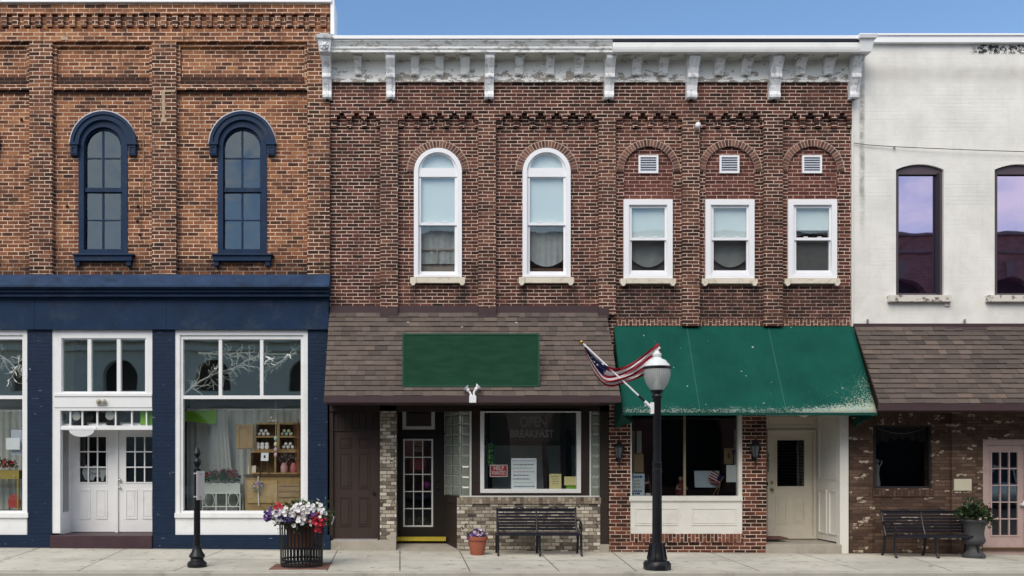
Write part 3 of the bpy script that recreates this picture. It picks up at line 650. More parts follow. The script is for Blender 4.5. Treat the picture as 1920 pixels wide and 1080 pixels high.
m = MB(); m.pbox(126, 800, 134, 1000, RD - .02, RD + .1); m.pbox(215.5, 806, 221, 1000, RD - .015, RD + .06); m.pbox(134, 792, 312, 806.5, RD - .02, RD + .1); m.build('door_frame', WHITE, LB)
panel_door('shop_door', LB, (134, 806, 215.5, 997), RD + .02, WHITE, (149, 819, 199, 904), 3, 3, 2.2, GL_DARK, dpan(134), None, 2.2)
panel_door('shop_door', LB, (221, 806, 304, 997), RD + .02, WHITE, (236, 819, 288, 904), 3, 3, 2.2, GL_DARK, dpan(222), None, 2.2, ((225.5, 900, .033), (225.5, 914, .026)), CHROME)
m = MB(); a = W(94, 1000, -.12); b = W(286, 1030, -.12); m.box(a.x, W(285, 0, -.12).x, -.13, RD + .3, -.15, W(0, 1004, -.13).z); m.build('doorstep', PLUM, LB, bevel=.01)
m = MB(); c = W(191, 755, -.07); m.box(c.x - .09, c.x + .09, -.1, -.06, c.z - .04, c.z + .02); m.ball(c + Vector((-.05, -.05, .03)), .045, 10, 8); m.ball(c + Vector((.05, -.05, .03)), .045, 10, 8); m.build('porch_light', plain('beige_fixture', (.5, .47, .4), .5, .1, 9), LB, smooth=True)
m = MB(); m.box(W(110, 0).x, W(324, 0).x, 1.15, 1.25, .02, 4.3); m.box(W(110, 0).x, W(110, 0).x + .1, .75, 1.15, .02, 4.3); m.box(W(324, 0).x - .1, W(324, 0).x, .75, 1.15, .02, 4.3); m.build('added_dark_wall', DARK_I, LB)  # dark walls added behind the shop doors so their panes look dark
shell(LB, W(xL0, 0).x, W(616, 0).x, 10.2, 4.35, B_DK, 9, [(W(xL0, 0).x + .2, W(616, 0).x - .2, 3.2, WALL_I), ])

# white wings of bunting and door plaque
g = 'goods in the blue shop window'
m = MB(); disc(m, 153, 806.5, 23.5, 12.5, -.05, -.044, 180, 360); tag(m.build('bunting', cloth('white_bunting', (.75, .76, .78), .2), None, origin=W(153, 806, -.05)), 'white half round bunting hanging above the left white shop door', 'bunting')
t = thing('door_plaque', 'white scalloped plaque hanging inside the left white shop door', 'sign', W(177, 902, RD + .06))
o = [(155, 880), (158, 875), (161, 870.5), (164, 875.5), (172, 876), (175, 873), (180, 873), (196, 875), (200, 885), (200, 888), (196, 893), (194, 902), (190, 902), (189, 896), (186, 894), (178, 894), (175, 901), (160, 900), (157, 893), (154.5, 888)]
m = MB(); m.plate(o, [], RD + .03 + .03, RD + .03 + .036); m.build('plaque_board', PAPER, t)
text('lettering', 'Closed', W(177, 887.5, RD + .058), .075, INKG, t, width=.2)
# ------------------------------------------------------------------ dark brick building with the peeling white cornice (cafe below, shop beside it)
MB_ = thing('brick_building', 'dark red brick building with peeling white bracketed cornice and white windows', 'building', (W(1107, 0).x, 0, 0))
CB = MB_
m = MB()
hs = [arch(821, 322, 44, 522, 20, 44), arch(1025, 322, 44, 522, 20, 44)]
for c in (1216, 1369, 1524): hs.append(arch(c, 321, 46.5, 374)); 
hs += [rect(1171, 375, 1260, 524), rect(1325, 375, 1413, 524), rect(1480, 375, 1568, 524)]
m.plate(rect(618.5, 140, 1598, 770), hs, .0, .26); m.build('wall', B_DK, CB)
pil = [(713, 746), (897, 930), (1123, 1155), (1280, 1312), (1433, 1468)]
for i, (a, b) in enumerate(pil):
    m = MB(); m.pbox(a, 216, b, (577, 577, 590, 611, 611)[i], -.1, .0); m.build('brick_pier', B_DKP, CB)
# corbel table: stepped notches along the lower edge of the projecting band
bays = [(619.5, 713, 3), (746, 897, 5), (930, 1123, 6), (1155, 1280, 4), (1312, 1433, 4), (1468, 1597, 4)]
pts = [(619.5, 140)]; low = []
btm = 225
for i, (a, b, n) in enumerate(bays):
    p = (b - a) / (n + .35); x = a + p * .42
    pts.append((a, btm)) if i == 0 else None
    for k in range(n):
        q = x + k * p
        pts += [(q, btm), (q, 218), (q + p * .17, 218), (q + p * .17, 211.5), (q + p * .5, 211.5), (q + p * .5, 218), (q + p * .67, 218), (q + p * .67, btm)]
        low.append((q - p * .33 if k else a + .3, q, a))
    low.append((x + (n - 1) * p + p * .67, b - .3, a))
    if i < len(bays) - 1: pts += [(b, btm), (b, 216), (bays[i + 1][0], 216), (bays[i + 1][0], btm)]
pts += [(1597, btm), (1597, 140)]
m = MB(); m.plate(pts[::-1], [], -.1, .0)
for a, b, _ in low: m.pbox(a, 225.3, b, 239, -.05, -.002)
m.build('corbel_table', B_DK, CB)
# voussoir rings
def ring(cx, cy, r0, r1, parent, n=27, ext=0):
    m = MB()
    for k in range(n):
        a0, a1 = math.pi * (k + .12) / n, math.pi * (k + .88) / n
        q = [(cx - r * math.cos(a), cy - r * math.sin(a)) for r, a in ((r0 + .5, a0), (r1, a0), (r1, a1), (r0 + .5, a1))]; m.plate(q, [], -.022, .0)
    m.build('arch_bricks', V_DK, parent)
    m = MB(); o = [(cx - r1 * 1.015 * math.cos(math.pi * k / 30), cy - r1 * 1.015 * math.sin(math.pi * k / 30)) for k in range(31)]; i = [(cx + r0 * math.cos(math.pi * k / 30), cy - r0 * math.sin(math.pi * k / 30)) for k in range(31)]
    m.plate(o + i, [], -.015, -.001); m.build('arch_mortar', MORTAR, parent)
for c in (821, 1025): ring(c, 322, 46, 58, CB)
for c in (1216, 1369, 1524): ring(c, 321, 47, 59, CB)
for c in (1216, 1369, 1524): m = MB(); m.plate(arch(c, 321, 47.5, 374.5), [], .035, .2); m.build('infill', B_RED, CB)
for a, b in ((1156, 1279), (1313, 1432), (1469, 1597)): m = MB(); m.pbox(a, 598.5, b, 611, -.012, .0); m.build('soldier_course', B_DKV, CB)
m = MB(); m.pbox(1597.3, 186, 1600, 612, -.04, .2); m.build('downpipe_edge', CREAMW, CB)
def vent(c):
    m = MB(); m.frame((c - 18.5, 291, c + 18.5, 324.5), (c - 15, 294.5, c + 15, 321), .0, .05); f = m.build('vent', VINYL, CB)
    m = MB()
    for k in range(6):
        z = 296 + k * 4.5; a = W(c - 15.5, z, .01); b = W(c + 15.5, z + 3.4, .01)
        m.hexa([(a.x, .03, a.z), (b.x, .03, a.z), (b.x, .008, b.z), (a.x, .008, b.z)], [(a.x, .036, a.z - .003), (b.x, .036, a.z - .003), (b.x, .014, b.z - .003), (a.x, .014, b.z - .003)])
    m.build('louvres', plain('grey_louvre', (.42, .45, .52), .5, .1, 9), f); m = MB(); m.pbox(c - 16, 293, c + 16, 322, .045, .055); m.build('vent_back', INKK, f)
for c in (1216, 1368, 1523): vent(c)

def stone_sill(x0, x1, y0, y1, parent, mat):
    m = MB(); m.pbox(x0 + 2, y0, x1 - 2, y1 - 1.5, -.10, .1)
    for a, b in ((x0, x0 + 11), (x1 - 11, x1)):
        c = (a + b) / 2; m.plate([(a, y0 - .4), (b, y0 - .4), (b, y1 - 2), (c + 2, y1 + 3), (c - 2, y1 + 3), (a, y1 - 2)], [], -.125, -.06)
    return m.build('sill', mat, parent, bevel=.006)
def sheet(mb, x0, y0, x1, y1, y):
    a, b = W(x0, y0, y), W(x1, y1, y); mb.face([(a.x, y, b.z), (b.x, y, b.z), (b.x, y, a.z), (a.x, y, a.z)])
def sash(parent, cx, hw, y0, ym, y1, yf):
    """double hung sashes: upper in front of lower, meeting rail with two lifts"""
    m = MB(); m.frame((cx - hw - 4, y0 - 4, cx + hw + 4, ym + 2), (cx - hw, y0, cx + hw, ym - 3), yf, yf + .03)
    m.frame((cx - hw - 4, ym - 2.5, cx + hw + 4, y1 + 5), (cx - hw, ym + 2, cx + hw, y1), yf + .031, yf + .06)
    for s in (-1, 1): m.pbox(cx + s * hw * .42 - 4, ym - 5, cx + s * hw * .42 + 4, ym - 3, yf - .006, yf + .01)
    m.build('sash', VINYL, parent, bevel=.003)
    m = MB(); sheet(m, cx - hw - 1, y0 - 1, cx + hw + 1, ym - 2, yf + .015); sheet(m, cx - hw - 1, ym, cx + hw + 1, y1 + 1, yf + .045); m.build('pane', GL_BLIND, parent)
def arched_white(cx):
    yf = -.01
    m = MB(); m.plate(arch(cx, 322, 45, 519), [arch(cx, 322, 37, 519.0 - 4)], yf - .04, .12)
    m.plate(arch(cx, 322, 38, 331.5), [arch(cx, 316, 31, 315, 20, 28)], yf + .0, .1)
    w_ = m.build('arched_window', VINYL, CB, bevel=.004)
    m = MB(); m.frame((cx - 38, 328, cx + 38, 518), (cx - 35.5, 332, cx + 35.5, 514), yf + .005, .1); m.build('frame', VINYL, w_)
    m = MB(); m.face([Vector((p.x, yf + .05, p.z)) for p in [W(q[0], q[1], yf) for q in arch(cx, 316, 32, 316, 20, 29)]]); m.build('fanlight_pane', GL_BLIND, w_)
    sash(w_, cx, 31.5, 333.5, 420.5, 509, yf + .02); stone_sill(cx - 52, cx + 51, 520, 532, w_, STONE)
    m = MB(); m.plate(arch(cx, 322, 40, 424), [], .085, .09); m.build('blind', BLIND, w_)
    return w_
def wavy(mb, x0, x1, ztop, zbot, y, amp=.02, per=.09, nx=50, shape=None):
    r = random.Random(int(x0 * 100)); ph = [r.random() * 6 for _ in range(4)]
    prev = None
    for i in range(nx + 1):
        t = i / nx; x = x0 + (x1 - x0) * t
        yy = lambda k: y + amp * (math.sin(x / per * 6.28 + ph[0]) * .6 + math.sin(x / per * 2.9 + ph[1]) * .6) * (.4 + .6 * k)
        zb = shape(t) if shape else zbot
        cur = [mb.v((x, yy(k / 3), ztop + (zb - ztop) * k / 3)) for k in range(4)]
        if prev:
            for k in range(3): mb.bm.faces.new((prev[k], cur[k], cur[k + 1], prev[k + 1]))
        prev = cur
for i, cx in enumerate((821, 1025)):
    w_ = arched_white(cx); m = MB()
    a, b = W(cx - 36, 424, .2), W(cx + 36, 515, .2)
    if i == 0: sh = lambda t: W(0, 495, .2).z
    else: sh = lambda t: W(0, 482 + 18 * math.sin(math.pi * t) ** .8, .2).z
    wavy(m, a.x, b.x, a.z, b.z, .2, .015, .11, 40, sh); m.build('curtain', LACE, w_, smooth=True)
    m = MB(); 
    if i == 0: m.pbox(cx - 34, 496, cx + 34, 512, .24, .4); m.pbox(cx - 32, 466, cx + 32, 469, .17, .18); m.pbox(cx - 3, 469, cx, 494, .17, .18)
    else: m.pbox(cx - 34, 503, cx + 34, 514, .24, .4)
    m.build('window_ledge', WOODD if i else plain('grey_wood', (.25, .22, .19), .7, .3, 9), w_)
def white_window(cx, k):
    yf = -.02; x0, x1 = cx - 46, cx + 46
    m = MB(); m.frame((x0, 373.5, x1, 522), (x0 + 10, 384, x1 - 10, 516), yf - .03, .14); w_ = m.build('sash_window', VINYL, CB, bevel=.004)
    m = MB(); m.frame((x0 + 8, 381, x1 - 8, 518), (x0 + 11.5, 385.5, x1 - 11.5, 512), yf, .12); m.build('frame', VINYL, w_)
    sash(w_, cx, 31, 390, 448.5, 507, yf + .02); stone_sill(cx - 52, cx + 52, 522.5, 533, w_, STONE)
    m = MB(); bl = (448, 448, 432)[k]; m.pbox(cx - 34, 384, cx + 34, bl, .085, .09); m.build('blind', BLIND, w_)
    m = MB(); m.pbox(cx - 34, 449, cx + 34, 514, .3 if k < 2 else .11, .31 if k < 2 else .115); m.build('screen', plain('grey_screen', (.075, .08, .08), .9, .3, 9), w_)
    if k < 2:
        m = MB(); a, b = W(cx - 35, 449, .24), W(cx + 35, 515, .24); wavy(m, a.x, b.x, a.z, b.z, .24, .012, .3, 40, lambda t: W(0, 480 + 21 * math.sin(math.pi * t) ** .7, .24).z); m.build('curtain', DROOP, w_, smooth=True)
    else:
        m = MB(); a, b = W(cx - 35, 430, .2), W(cx + 35, 446, .2); wavy(m, a.x, b.x, a.z, b.z, .2, .012, .2, 40, lambda t: W(0, 445 - 7 * math.sin(math.pi * t), .2).z); m.build('curtain', LACE, w_, smooth=True)
for k, c in enumerate((1215.5, 1369, 1524)): white_window(c, k)

# cornice
m = MB(); m.pbox(618, 113, 1600, 150, -.12, .0); m.pbox(618, 150, 1600, 153.5, -.15, .0); m.build('frieze', FRIEZE, CB)
PR = -.52; Z = lambda py, y: W(0, py, y).z
xa, xm, xz = W(620, 0, -.5).x, W(1148, 0, -.5).x, W(1614, 0, -.5).x
m = MB(); m.box(xa, xz, -.455, -.10, Z(96, -.46), Z(93, -.46)); m.box(xa, xz, -.455, .1, Z(93, -.46), Z(76, -.46)); m.prism_x([(-.12, Z(113, -.12)), (-.12, Z(96, -.46)), (-.2, Z(96, -.46))], xa, xz); m.build('soffit', SOFFIT, CB)
m = MB()
m.prism_x([(-.45, Z(98, -.46)), (-.465, Z(98, -.46)), (-.465, Z(92, -.47)), (-.485, Z(91, -.48)), (-.485, Z(87, -.48)), (-.50, Z(84, -.5)), (-.53, Z(78, -.53)), (-.54, Z(77, -.54)), (-.54, Z(73, -.54)), (-.45, Z(73, -.54))], xa, xm)
m.build('crown_moulding', PEEL, CB)
m = MB(); m.prism_x([(-.44, Z(97.5, -.53)), (-.53, Z(97.5, -.53)), (-.545, Z(93, -.53)), (-.55, Z(88, -.55)), (-.54, Z(79, -.54)), (-.44, Z(78.5, -.54))], xm + .002, xz); m.box(xm, xz, -.53, -.44, Z(78.4, -.5), Z(73, -.5)); m.build('crown_wrap', WRAP, CB, bevel=.004)
m = MB(); m.box(W(595, 0, -.55).x, xz, -.57, .35, Z(72.5, -.57), Z(66, -.57)); m.build('coping', CAPW, CB, bevel=.006)
m = MB(); m.box(xm, xz, -.555, -.5, Z(77, -.55), Z(73, -.55)); m.build('gutter_gap', plain('dark_line', (.02, .025, .045), .4, .2, 9), CB)  # thin dark strip directly below the coping
def bracket(x0, x1, y0, y1, proj, big):
    m = MB(); zt, zb = Z(y0, -.12 - proj), Z(y1, -.14); h = zt - zb
    a, b = W(x0, 0, -.12 - proj * .6).x, W(x1, 0, -.12 - proj * .6).x
    if big:
        P = [(-.1, 0), (-.12 - proj, 0), (-.12 - proj, .10), (-.12 - proj * .97, .13), (-.12 - proj * .82, .20), (-.12 - proj * .62, .30), (-.12 - proj * .52, .42), (-.12 - proj * .56, .47), (-.12 - proj * .56, .52), (-.12 - proj * .46, .56), (-.12 - proj * .3, .68), (-.12 - proj * .24, .82), (-.12 - proj * .32, .91), (-.12 - proj * .3, .97), (-.12 - proj * .2, 1.0), (-.1, 1.0)]
    else:
        P = [(-.1, 0), (-.12 - proj, 0), (-.12 - proj, .14), (-.12 - proj * .9, .2), (-.12 - proj * .66, .4), (-.12 - proj * .42, .62), (-.12 - proj * .3, .86), (-.12 - proj * .3, .92), (-.12 - proj * .2, 1), (-.1, 1)]
    Q = [(y, zt - t * h) for y, t in P]; m.prism_x(Q, a + .015, b - .015)
    m.box(a - .012, b + .012, -.135 - proj, -.1, zt - h * (.05 if big else .09), zt)                    # cap
    w_ = b - a
    Q2 = [(y - .012 if y < -.11 else y, z) for y, z in Q[2:-1]]; Q2 = [(-.1, Q2[0][1])] + Q2 + [(-.1, Q2[-1][1])]
    m.prism_x(Q2, a + w_ * .36, b - w_ * .36)                                                           # raised middle rib
    return m.build('bracket', PEELB if big else PEEL, CB, bevel=.004)
for x0, x1 in ((602, 622), (722, 742), (908, 928), (1134, 1155), (1289, 1312), (1445, 1469), (1597, 1618)): bracket(x0, x1, 98, 187, .30, True)
for x0, x1 in ((663, 679), (769, 787), (815, 833), (862, 882), (965, 983), (1023, 1041), (1077, 1096), (1185, 1205), (1235, 1255), (1340, 1361), (1391, 1412), (1493, 1514), (1546, 1567)): bracket(x0, x1, 102, 142, .21, False)
for x0, x1, y0 in ((595, 621, 66), (1613, 1640, 66)):
    m = MB(); a, b = W(x0, 0, -.6).x, W(x1, 0, -.6).x; z0, z1 = Z(95, -.58), Z(y0 + 7, -.58)
    m.hexa([(a + .03, -.55, z0), (b - .03, -.55, z0), (b - .03, -.13, z0), (a + .03, -.13, z0)], [(a, -.6, z1), (b, -.6, z1), (b, -.13, z1), (a, -.13, z1)])
    m.hexa([(a - .03, -.64, z1), (b + .03, -.64, z1), (b + .03, -.1, z1), (a - .03, -.1, z1)], [(a - .03, -.66, z1 + .055), (b + .03, -.66, z1 + .055), (b + .03, -.1, z1 + .055), (a - .03, -.1, z1 + .055)])
    m.hexa([(a + .02, -.62, z1 + .056), (b - .02, -.62, z1 + .056), (b - .02, -.1, z1 + .056), (a + .02, -.1, z1 + .056)], [(a + .05, -.58, z1 + .1), (b - .05, -.58, z1 + .1), (b - .05, -.1, z1 + .1), (a + .05, -.1, z1 + .1)])
    if x0 < 1000:
        c = ((a + b) / 2, -.585, (z0 + z1) / 2); m.ball(c, .045, 10, 6)
        for k in range(8): m.ball((c[0] + .06 * math.cos(k * .785), -.575, c[2] + .06 * math.sin(k * .785)), .025, 6, 4)
    m.build('cornice_block', PEELB if x0 < 1000 else CAPW, CB)
t = thing('security_light', 'small white security light fixed high on the brick pier', 'light', W(1304, 245, -.12))
m = MB(); c = W(1304, 243, -.1); m.tube([c, c + Vector((0, -.09, .03))], .035, 10); m.build('mount', GREYM, t)
m = MB(); m.ball(c + Vector((.01, -.12, .035)), .055, 12, 8, 1.1); m.build('lamp_head', VINYL, t, smooth=True)

# ---- shingled canopy over the cafe
p0 = (-.04, W(0, 586, -.04).z); p1 = (-1.1, W(0, 742, -1.1).z)
xl0, xr0 = W(618, 0, 0).x - .0, W(1136, 0, 0).x; xl1, xr1 = W(608, 0, -1.1).x, W(1163, 0, -1.1).x
shingle_roof(CB, lambda t: xl0 + (xl1 - xl0) * t, lambda t: xr0 + (xr1 - xr0) * t, p0, p1, 17, .165, 3)
m = MB(); f = [(xl0, p0[0], p0[1] - .012), (xr0, p0[0], p0[1] - .012), (xr1, p1[0], p1[1] - .012), (xl1, p1[0], p1[1] - .012)]; m.hexa(f, [(q[0], q[1], q[2] - .05) for q in f])
zf = W(0, 755, -1.1).z
for xa_, xb_ in ((xl0 + .02, xl1 + .02), (xr0 - .05, xr1 - .05)):      # closed cheeks
    m.hexa([(xa_, -.02, p0[1] - .06), (xb_, -1.08, p1[1] - .06), (xb_, -1.08, zf + .02), (xa_, -.02, zf + .02)], [(xa_ + .03, -.02, p0[1] - .06), (xb_ + .03, -1.08, p1[1] - .06), (xb_ + .03, -1.08, zf + .02), (xa_ + .03, -.02, zf + .02)])
m.build('canopy_deck', DBROWN, CB)
m = MB(); m.box(xl1 - .01, xr1 + .01, -1.125, -1.08, zf, p1[1] - .004); m.box(xl1, xr1, -1.08, .1, zf + .005, zf + .03); m.build('canopy_fascia', MAUVE, CB, bevel=.004)
m = MB()
for a, b in ((619, 713), (746, 897), (930, 1123)): m = MB(); m.pbox(a, 573, b, 588, -.055, .0); m.build('flashing', MAUVE, CB)
for a, b in ((713, 745), (897, 930), (1123, 1141)): m = MB(); m.pbox(a - .5, 577, b + .5, 596, -.125, -.0); m.build('pier_flashing', MAUVE, CB)
m = MB(); r5 = random.Random(5)
for px, py in ((765, 605), (968, 606), (668, 666), (634, 677), (641, 682), (676, 694), (1062, 625), (850, 583), (813, 582), (866, 614)):
    k = (py - 586) / 156; y = p0[0] + (p1[0] - p0[0]) * k; c = W(px, py, y); c.y -= .02; s = r5.uniform(.012, .03)
    m.hexa([c + Vector((q * s, 0, e * s * .8)) for q, e in ((-1, -1), (1, -.7), (.8, .9), (-.9, .6))], [c + Vector((q * s, .012, e * s * .8 + .004)) for q, e in ((-1, -1), (1, -.7), (.8, .9), (-.9, .6))])
m.build('bird_droppings', plain('droppings', (.6, .6, .57), .9, .1, 9), CB)

t = thing('sign_board', 'blank dark green sign board standing on the brown shingled canopy', 'sign', W(883, 724, -1.0))
m = MB(); a = W(755, 626, -1.02); b = W(1011, 724, -1.02); m.box(a.x, b.x, -1.02, -.95, b.z, a.z)
def mk_board():
    m, nt, b = new_mat('green_board_paint'); p, x, y, z = POS(nt); n = NO(nt, VEC(nt, MA(nt, 'MULTIPLY', x, 1.2), y, MA(nt, 'MULTIPLY', z, 5)), 2.2, 5, .65); n2 = NO(nt, p, 1.3, 3)
    c = MX(nt, SS(nt, n, .35, .7), (.011, .052, .028), (.017, .066, .037)); c = MX(nt, MA(nt, 'MULTIPLY', SS(nt, n2, .5, .75), .5), c, (.012, .075, .05)); nt.links.new(c, b.inputs['Base Color']); b.inputs['Roughness'].default_value = .7; b.inputs['Specular IOR Level'].default_value = .12; return m
m.build('panel', mk_board(), t, bevel=.006)
m = MB(); m.frame((754, 625, 1012, 725), (757.5, 628, 1008.5, 722), -1.028, -1.018); m.build('edge_trim', plain('green_trim', (.02, .08, .05), .45, .2, 9), t)
m = MB()
for px in (775, 883, 990): c = W(px, 660, -.95); m.box(c.x - .02, c.x + .02, -.95, -.55, c.z - .02, c.z + .02)
m.build('strut', BLACKM, t)
t = thing('floodlight', 'white twin head floodlight on the brown canopy fascia below the green sign', 'light', W(886, 755, -1.15))
m = MB(); m.pbox(880, 741.5, 893, 755, -1.19, -1.12); m.build('junction_box', VINYL, t, bevel=.006)
for s, pts, tip in ((-1, ((884, 742), (881, 736), (877, 731)), (872.5, 726)), (1, ((888.5, 742), (889, 734), (893, 729)), (898, 724))):
    m = MB(); P = [W(a, b, -1.16) for a, b in pts]; m.tube(P, .018, 8)
    h = m.build('arm', VINYL, t, smooth=True); m = MB(); e = W(*tip, -1.16); dr = (e - P[-1]).normalized(); m.tube([P[-1] - dr * .02, P[-1] + dr * .03], .03, 12); m.tube([P[-1] + dr * .02, e], .03, 14, .068); m.build('lamp_head', VINYL, h, smooth=True)

# ---- cafe front below the canopy
zc = zf + .03
m = MB(); m.pbox(618, 755, 1142, 771, -.06, .2); m.build('lintel', DBROWN, CB)
m = MB()
for k in range(7): a = 621.5 + k * 13; m.pbox(a, 762, a + 12.4, 804, .02 + .004 * (k % 2), .1)
m.pbox(620, 804, 713, 808, .0, .1); m.pbox(618, 762, 624.5, 1012, -.03, .1); m.pbox(708.5, 806, 713, 1012, -.01, .1); m.build('door_surround', DBROWN, CB)
pn = lambda x, y0, y1: (x, y0, x + 22, y1)
panel_door('panel_door', CB, (624.5, 807, 708.5, 1011), .03, BROWN_D, panels=[pn(x, a, b) for x in (636, 671) for a, b in ((820, 840), (849, 916), (932, 987))], knob=((701, 924, .03),), kmat=BLACKM)
m = MB(); m.pbox(625, 1010.5, 708, 1014, -.02, .12); m.build('threshold', GREYM, CB)
m = MB(); m.pbox(620, 1013.5, 735, 1040, -.09, .35); m.pbox(727, 1003, 743, 1040, -.1, .0); m.build('doorstep', CONC, CB, bevel=.012)
m = MB(); m.pbox(712.5, 758, 743, 1014, -.06, .56); m.build('tan_brick_pier', B_TAN, CB)
RY = .5
m = MB(); m.frame((740, 752, 836, 1006), (756, 763, 814, 804.5), RY, RY + .1) if False else None
m.plate(rect(738, 745, 850, 1008), [rect(757, 764, 813, 803.5), rect(745.5, 815, 828, 1003)], RY, RY + .08); m.pbox(738, 812, 836, 815.5, RY - .02, RY); m.build('door_surround', BLACK_P, CB)
m = MB(); m.frame((754.5, 762, 815.5, 805), (761.5, 769, 808.5, 799), RY - .03, RY + .03); tw = m.build('transom_window', plain('grey_white_frame', (.5, .5, .5), .5, .15, 9), CB, bevel=.006); m = MB(); sheet(m, 760, 767, 810, 801, RY + .01); m.build('pane', GL_DARK, tw)
panel_door('glazed_door', CB, (745.5, 815, 828, 1003), RY + .02, BLACK_P, (758, 825, 810, 986), 3, 5, 1.7, GL_DARK, (), plain('grey_white_bars', (.52, .53, .52), .5, .1, 9), 3, ((819.5, 900, .022), (819.5, 914, .026)), BLACKM)
m = MB(); a, b = W(742, 1007, RY - .1), W(836, 1014, RY - .1); m.box(a.x, b.x, RY - .14, RY + .06, b.z, a.z); m.build('threshold', YEL, CB)
m = MB(); gz = ground(-2, 0); a, b = W(743, 0, 0).x, W(858, 0, 0).x; zt = W(0, 1017, RY - .12).z
m.hexa([(a - .02, -.08, gz - .08), (b, -.08, gz - .08), (b, RY + .1, gz - .08), (a - .02, RY + .1, gz - .08)], [(a - .02, -.08, gz + .006), (b, -.08, gz + .006), (b, RY + .1, zt), (a - .02, RY + .1, zt)]); m.build('entrance_ramp', CONC, CB)
xd0, xd1 = W(834, 0, RY).x, W(860, 0, -.02).x           # splayed side of the entrance
def splay(mb, z0, z1, t=.05, k0=0, k1=1, o=0):
    dx, dy = xd1 - xd0, -.02 - RY; n = Vector((-dy, dx, 0)).normalized() * -1
    A = Vector((xd0 + dx * k0, RY + dy * k0, 0)) + n * o; B = Vector((xd0 + dx * k1, RY + dy * k1, 0)) + n * o; q = Vector((t, t, 0))
    mb.hexa([(A.x, A.y, z0), (B.x, B.y, z0), (B.x, B.y, z1), (A.x, A.y, z1)], [(A.x + t, A.y + .0, z0), (B.x + t, B.y + .0, z0), (B.x + t, B.y + .0, z1), (A.x + t, A.y + .0, z1)])
zs = W(0, 932, -.02).z; zlow = gz - .02
m = MB(); splay(m, zlow, zs + .02); splay(m, zlow, zlow + .14, .03, 0, 1, .015); splay(m, zs - .12, zs + .02, .03, 0, 1, .015); splay(m, zlow, zs, .03, .85, 1, .013); m.build('splayed_panel', DBROWN, CB)
GLB = plain('glass_block', (.2, .225, .19), .12, .5, 3, spec=.9, bump=.3, fine=9)
def glass_blocks(name, cols, ztop, zbot, parent):
    """cols: list of ((xa, ya), (xb, yb)) plan segments, one block wide each"""
    m = MB(); j = MB(); nrow = 9; h = (ztop - zbot) / nrow
    for (xa, ya), (xb, yb) in cols:
        A, B = Vector((xa, ya, 0)), Vector((xb, yb, 0)); d = B - A; nn = Vector((d.y, -d.x, 0)).normalized()
        if nn.y > 0: nn = -nn
        for r in range(nrow):
            z0, z1 = zbot + r * h + .008, zbot + (r + 1) * h - .008; P = [A + d * .05, B - d * .05]
            fr = [(P[0].x, P[0].y, z0), (P[1].x, P[1].y, z0), (P[1].x, P[1].y, z1), (P[0].x, P[0].y, z1)]; c = (P[0] + P[1]) / 2 + nn * .014
            g = [Vector(q) for q in fr]; ctr = Vector((c.x, c.y, (z0 + z1) / 2)); ins = [q + (ctr - q) * .28 + nn * .006 for q in g]
            m.hexa(ins, [q - nn * .06 for q in ins])
            for i in range(4): m.face([g[i], g[(i + 1) % 4], ins[(i + 1) % 4], ins[i]])
        for r in range(nrow + 1):
            z = zbot + r * h; j.hexa([(xa, ya, z - .006), (xb, yb, z - .006), (xb, yb, z + .006), (xa, ya, z + .006)], [(xa - nn.x * .05, ya - nn.y * .05, z - .006), (xb - nn.x * .05, yb - nn.y * .05, z - .006), (xb - nn.x * .05, yb - nn.y * .05, z + .006), (xa - nn.x * .05, ya - nn.y * .05, z + .006)])
        for X, Y in ((xa, ya), (xb, yb)): j.tube([(X, Y + .02, zbot), (X, Y + .02, ztop)], .009, 6)
    o = m.build(name, GLB, parent); j.build('block_joints', plain('pale_joint', (.36, .37, .34), .6, .2, 9), o); return o
zg0, zg1 = W(0, 931, -.02).z, zc
x1_, x2_, x3_ = W(848, 0, .28).x, W(865, 0, -.01).x, W(880.5, 0, -.03).x
glass_blocks('glass_block_panel', [((xd0, RY - .02), (x1_, .24)), ((x1_, .24), (x2_, -.02)), ((x2_, -.02), (x3_, -.03))], zg1, zg0, CB)
glass_blocks('glass_block_panel', [((W(1108.5, 0, -.03).x, -.03), (W(1124, 0, -.03).x, -.03))], zg1, zg0, CB)
m = MB(); m.pbox(880.5, 760, 884, 931, -.05, .02); m.pbox(1105.5, 760, 1108.5, 931, -.05, .02); m.pbox(862, 929.5, 1124, 932, -.06, .02); m.build('white_trim', plain('grey_white_trim', (.6, .6, .58), .5, .1, 9), CB)
m = MB(); y = 757
m.plate(rect(884, 757, 1105.5, 930), [rect(904, 769, 1086, 921)], -.03, .06)
for k in range(8):
    yy = 757 + k * 21.5; m.pbox(884, yy + .6, 902, min(930, yy + 21), -.037, -.03); m.pbox(1088, yy + .6, 1105.5, min(930, yy + 21), -.037, -.03)
m.build('dark_boarding', DBROWN, CB)
m = MB(); m.frame((900.5, 765.5, 1089.5, 924.5), (908, 773, 1082, 917), -.06, .05); cw = m.build('display_window', plain('pale_grey_frame', (.68, .68, .68), .45, .1, 9), CB, bevel=.006)
m = MB(); sheet(m, 907, 772, 1083, 918, .02); m.build('pane', glass('cafe_glass', .1, (.93, .96, .95), (.85, 1, .97), k=1.3), cw)
m = MB(); m.pbox(857, 944, 1127, 1045, -.05, .12); m.build('low_wall', B_TAN, CB)
m = MB(); m.pbox(857, 932, 1127, 944.5, -.075, .12); m.build('soldier_course', B_TANV, CB)
m = MB(); m.pbox(1125.5, 757, 1141, 1021, -.06, .2); m.build('brown_post', DBROWN, CB)
m = MB(); m.pbox(1124.5, 1020.5, 1142, 1045, -.075, .2); m.build('post_base', CONC, CB)

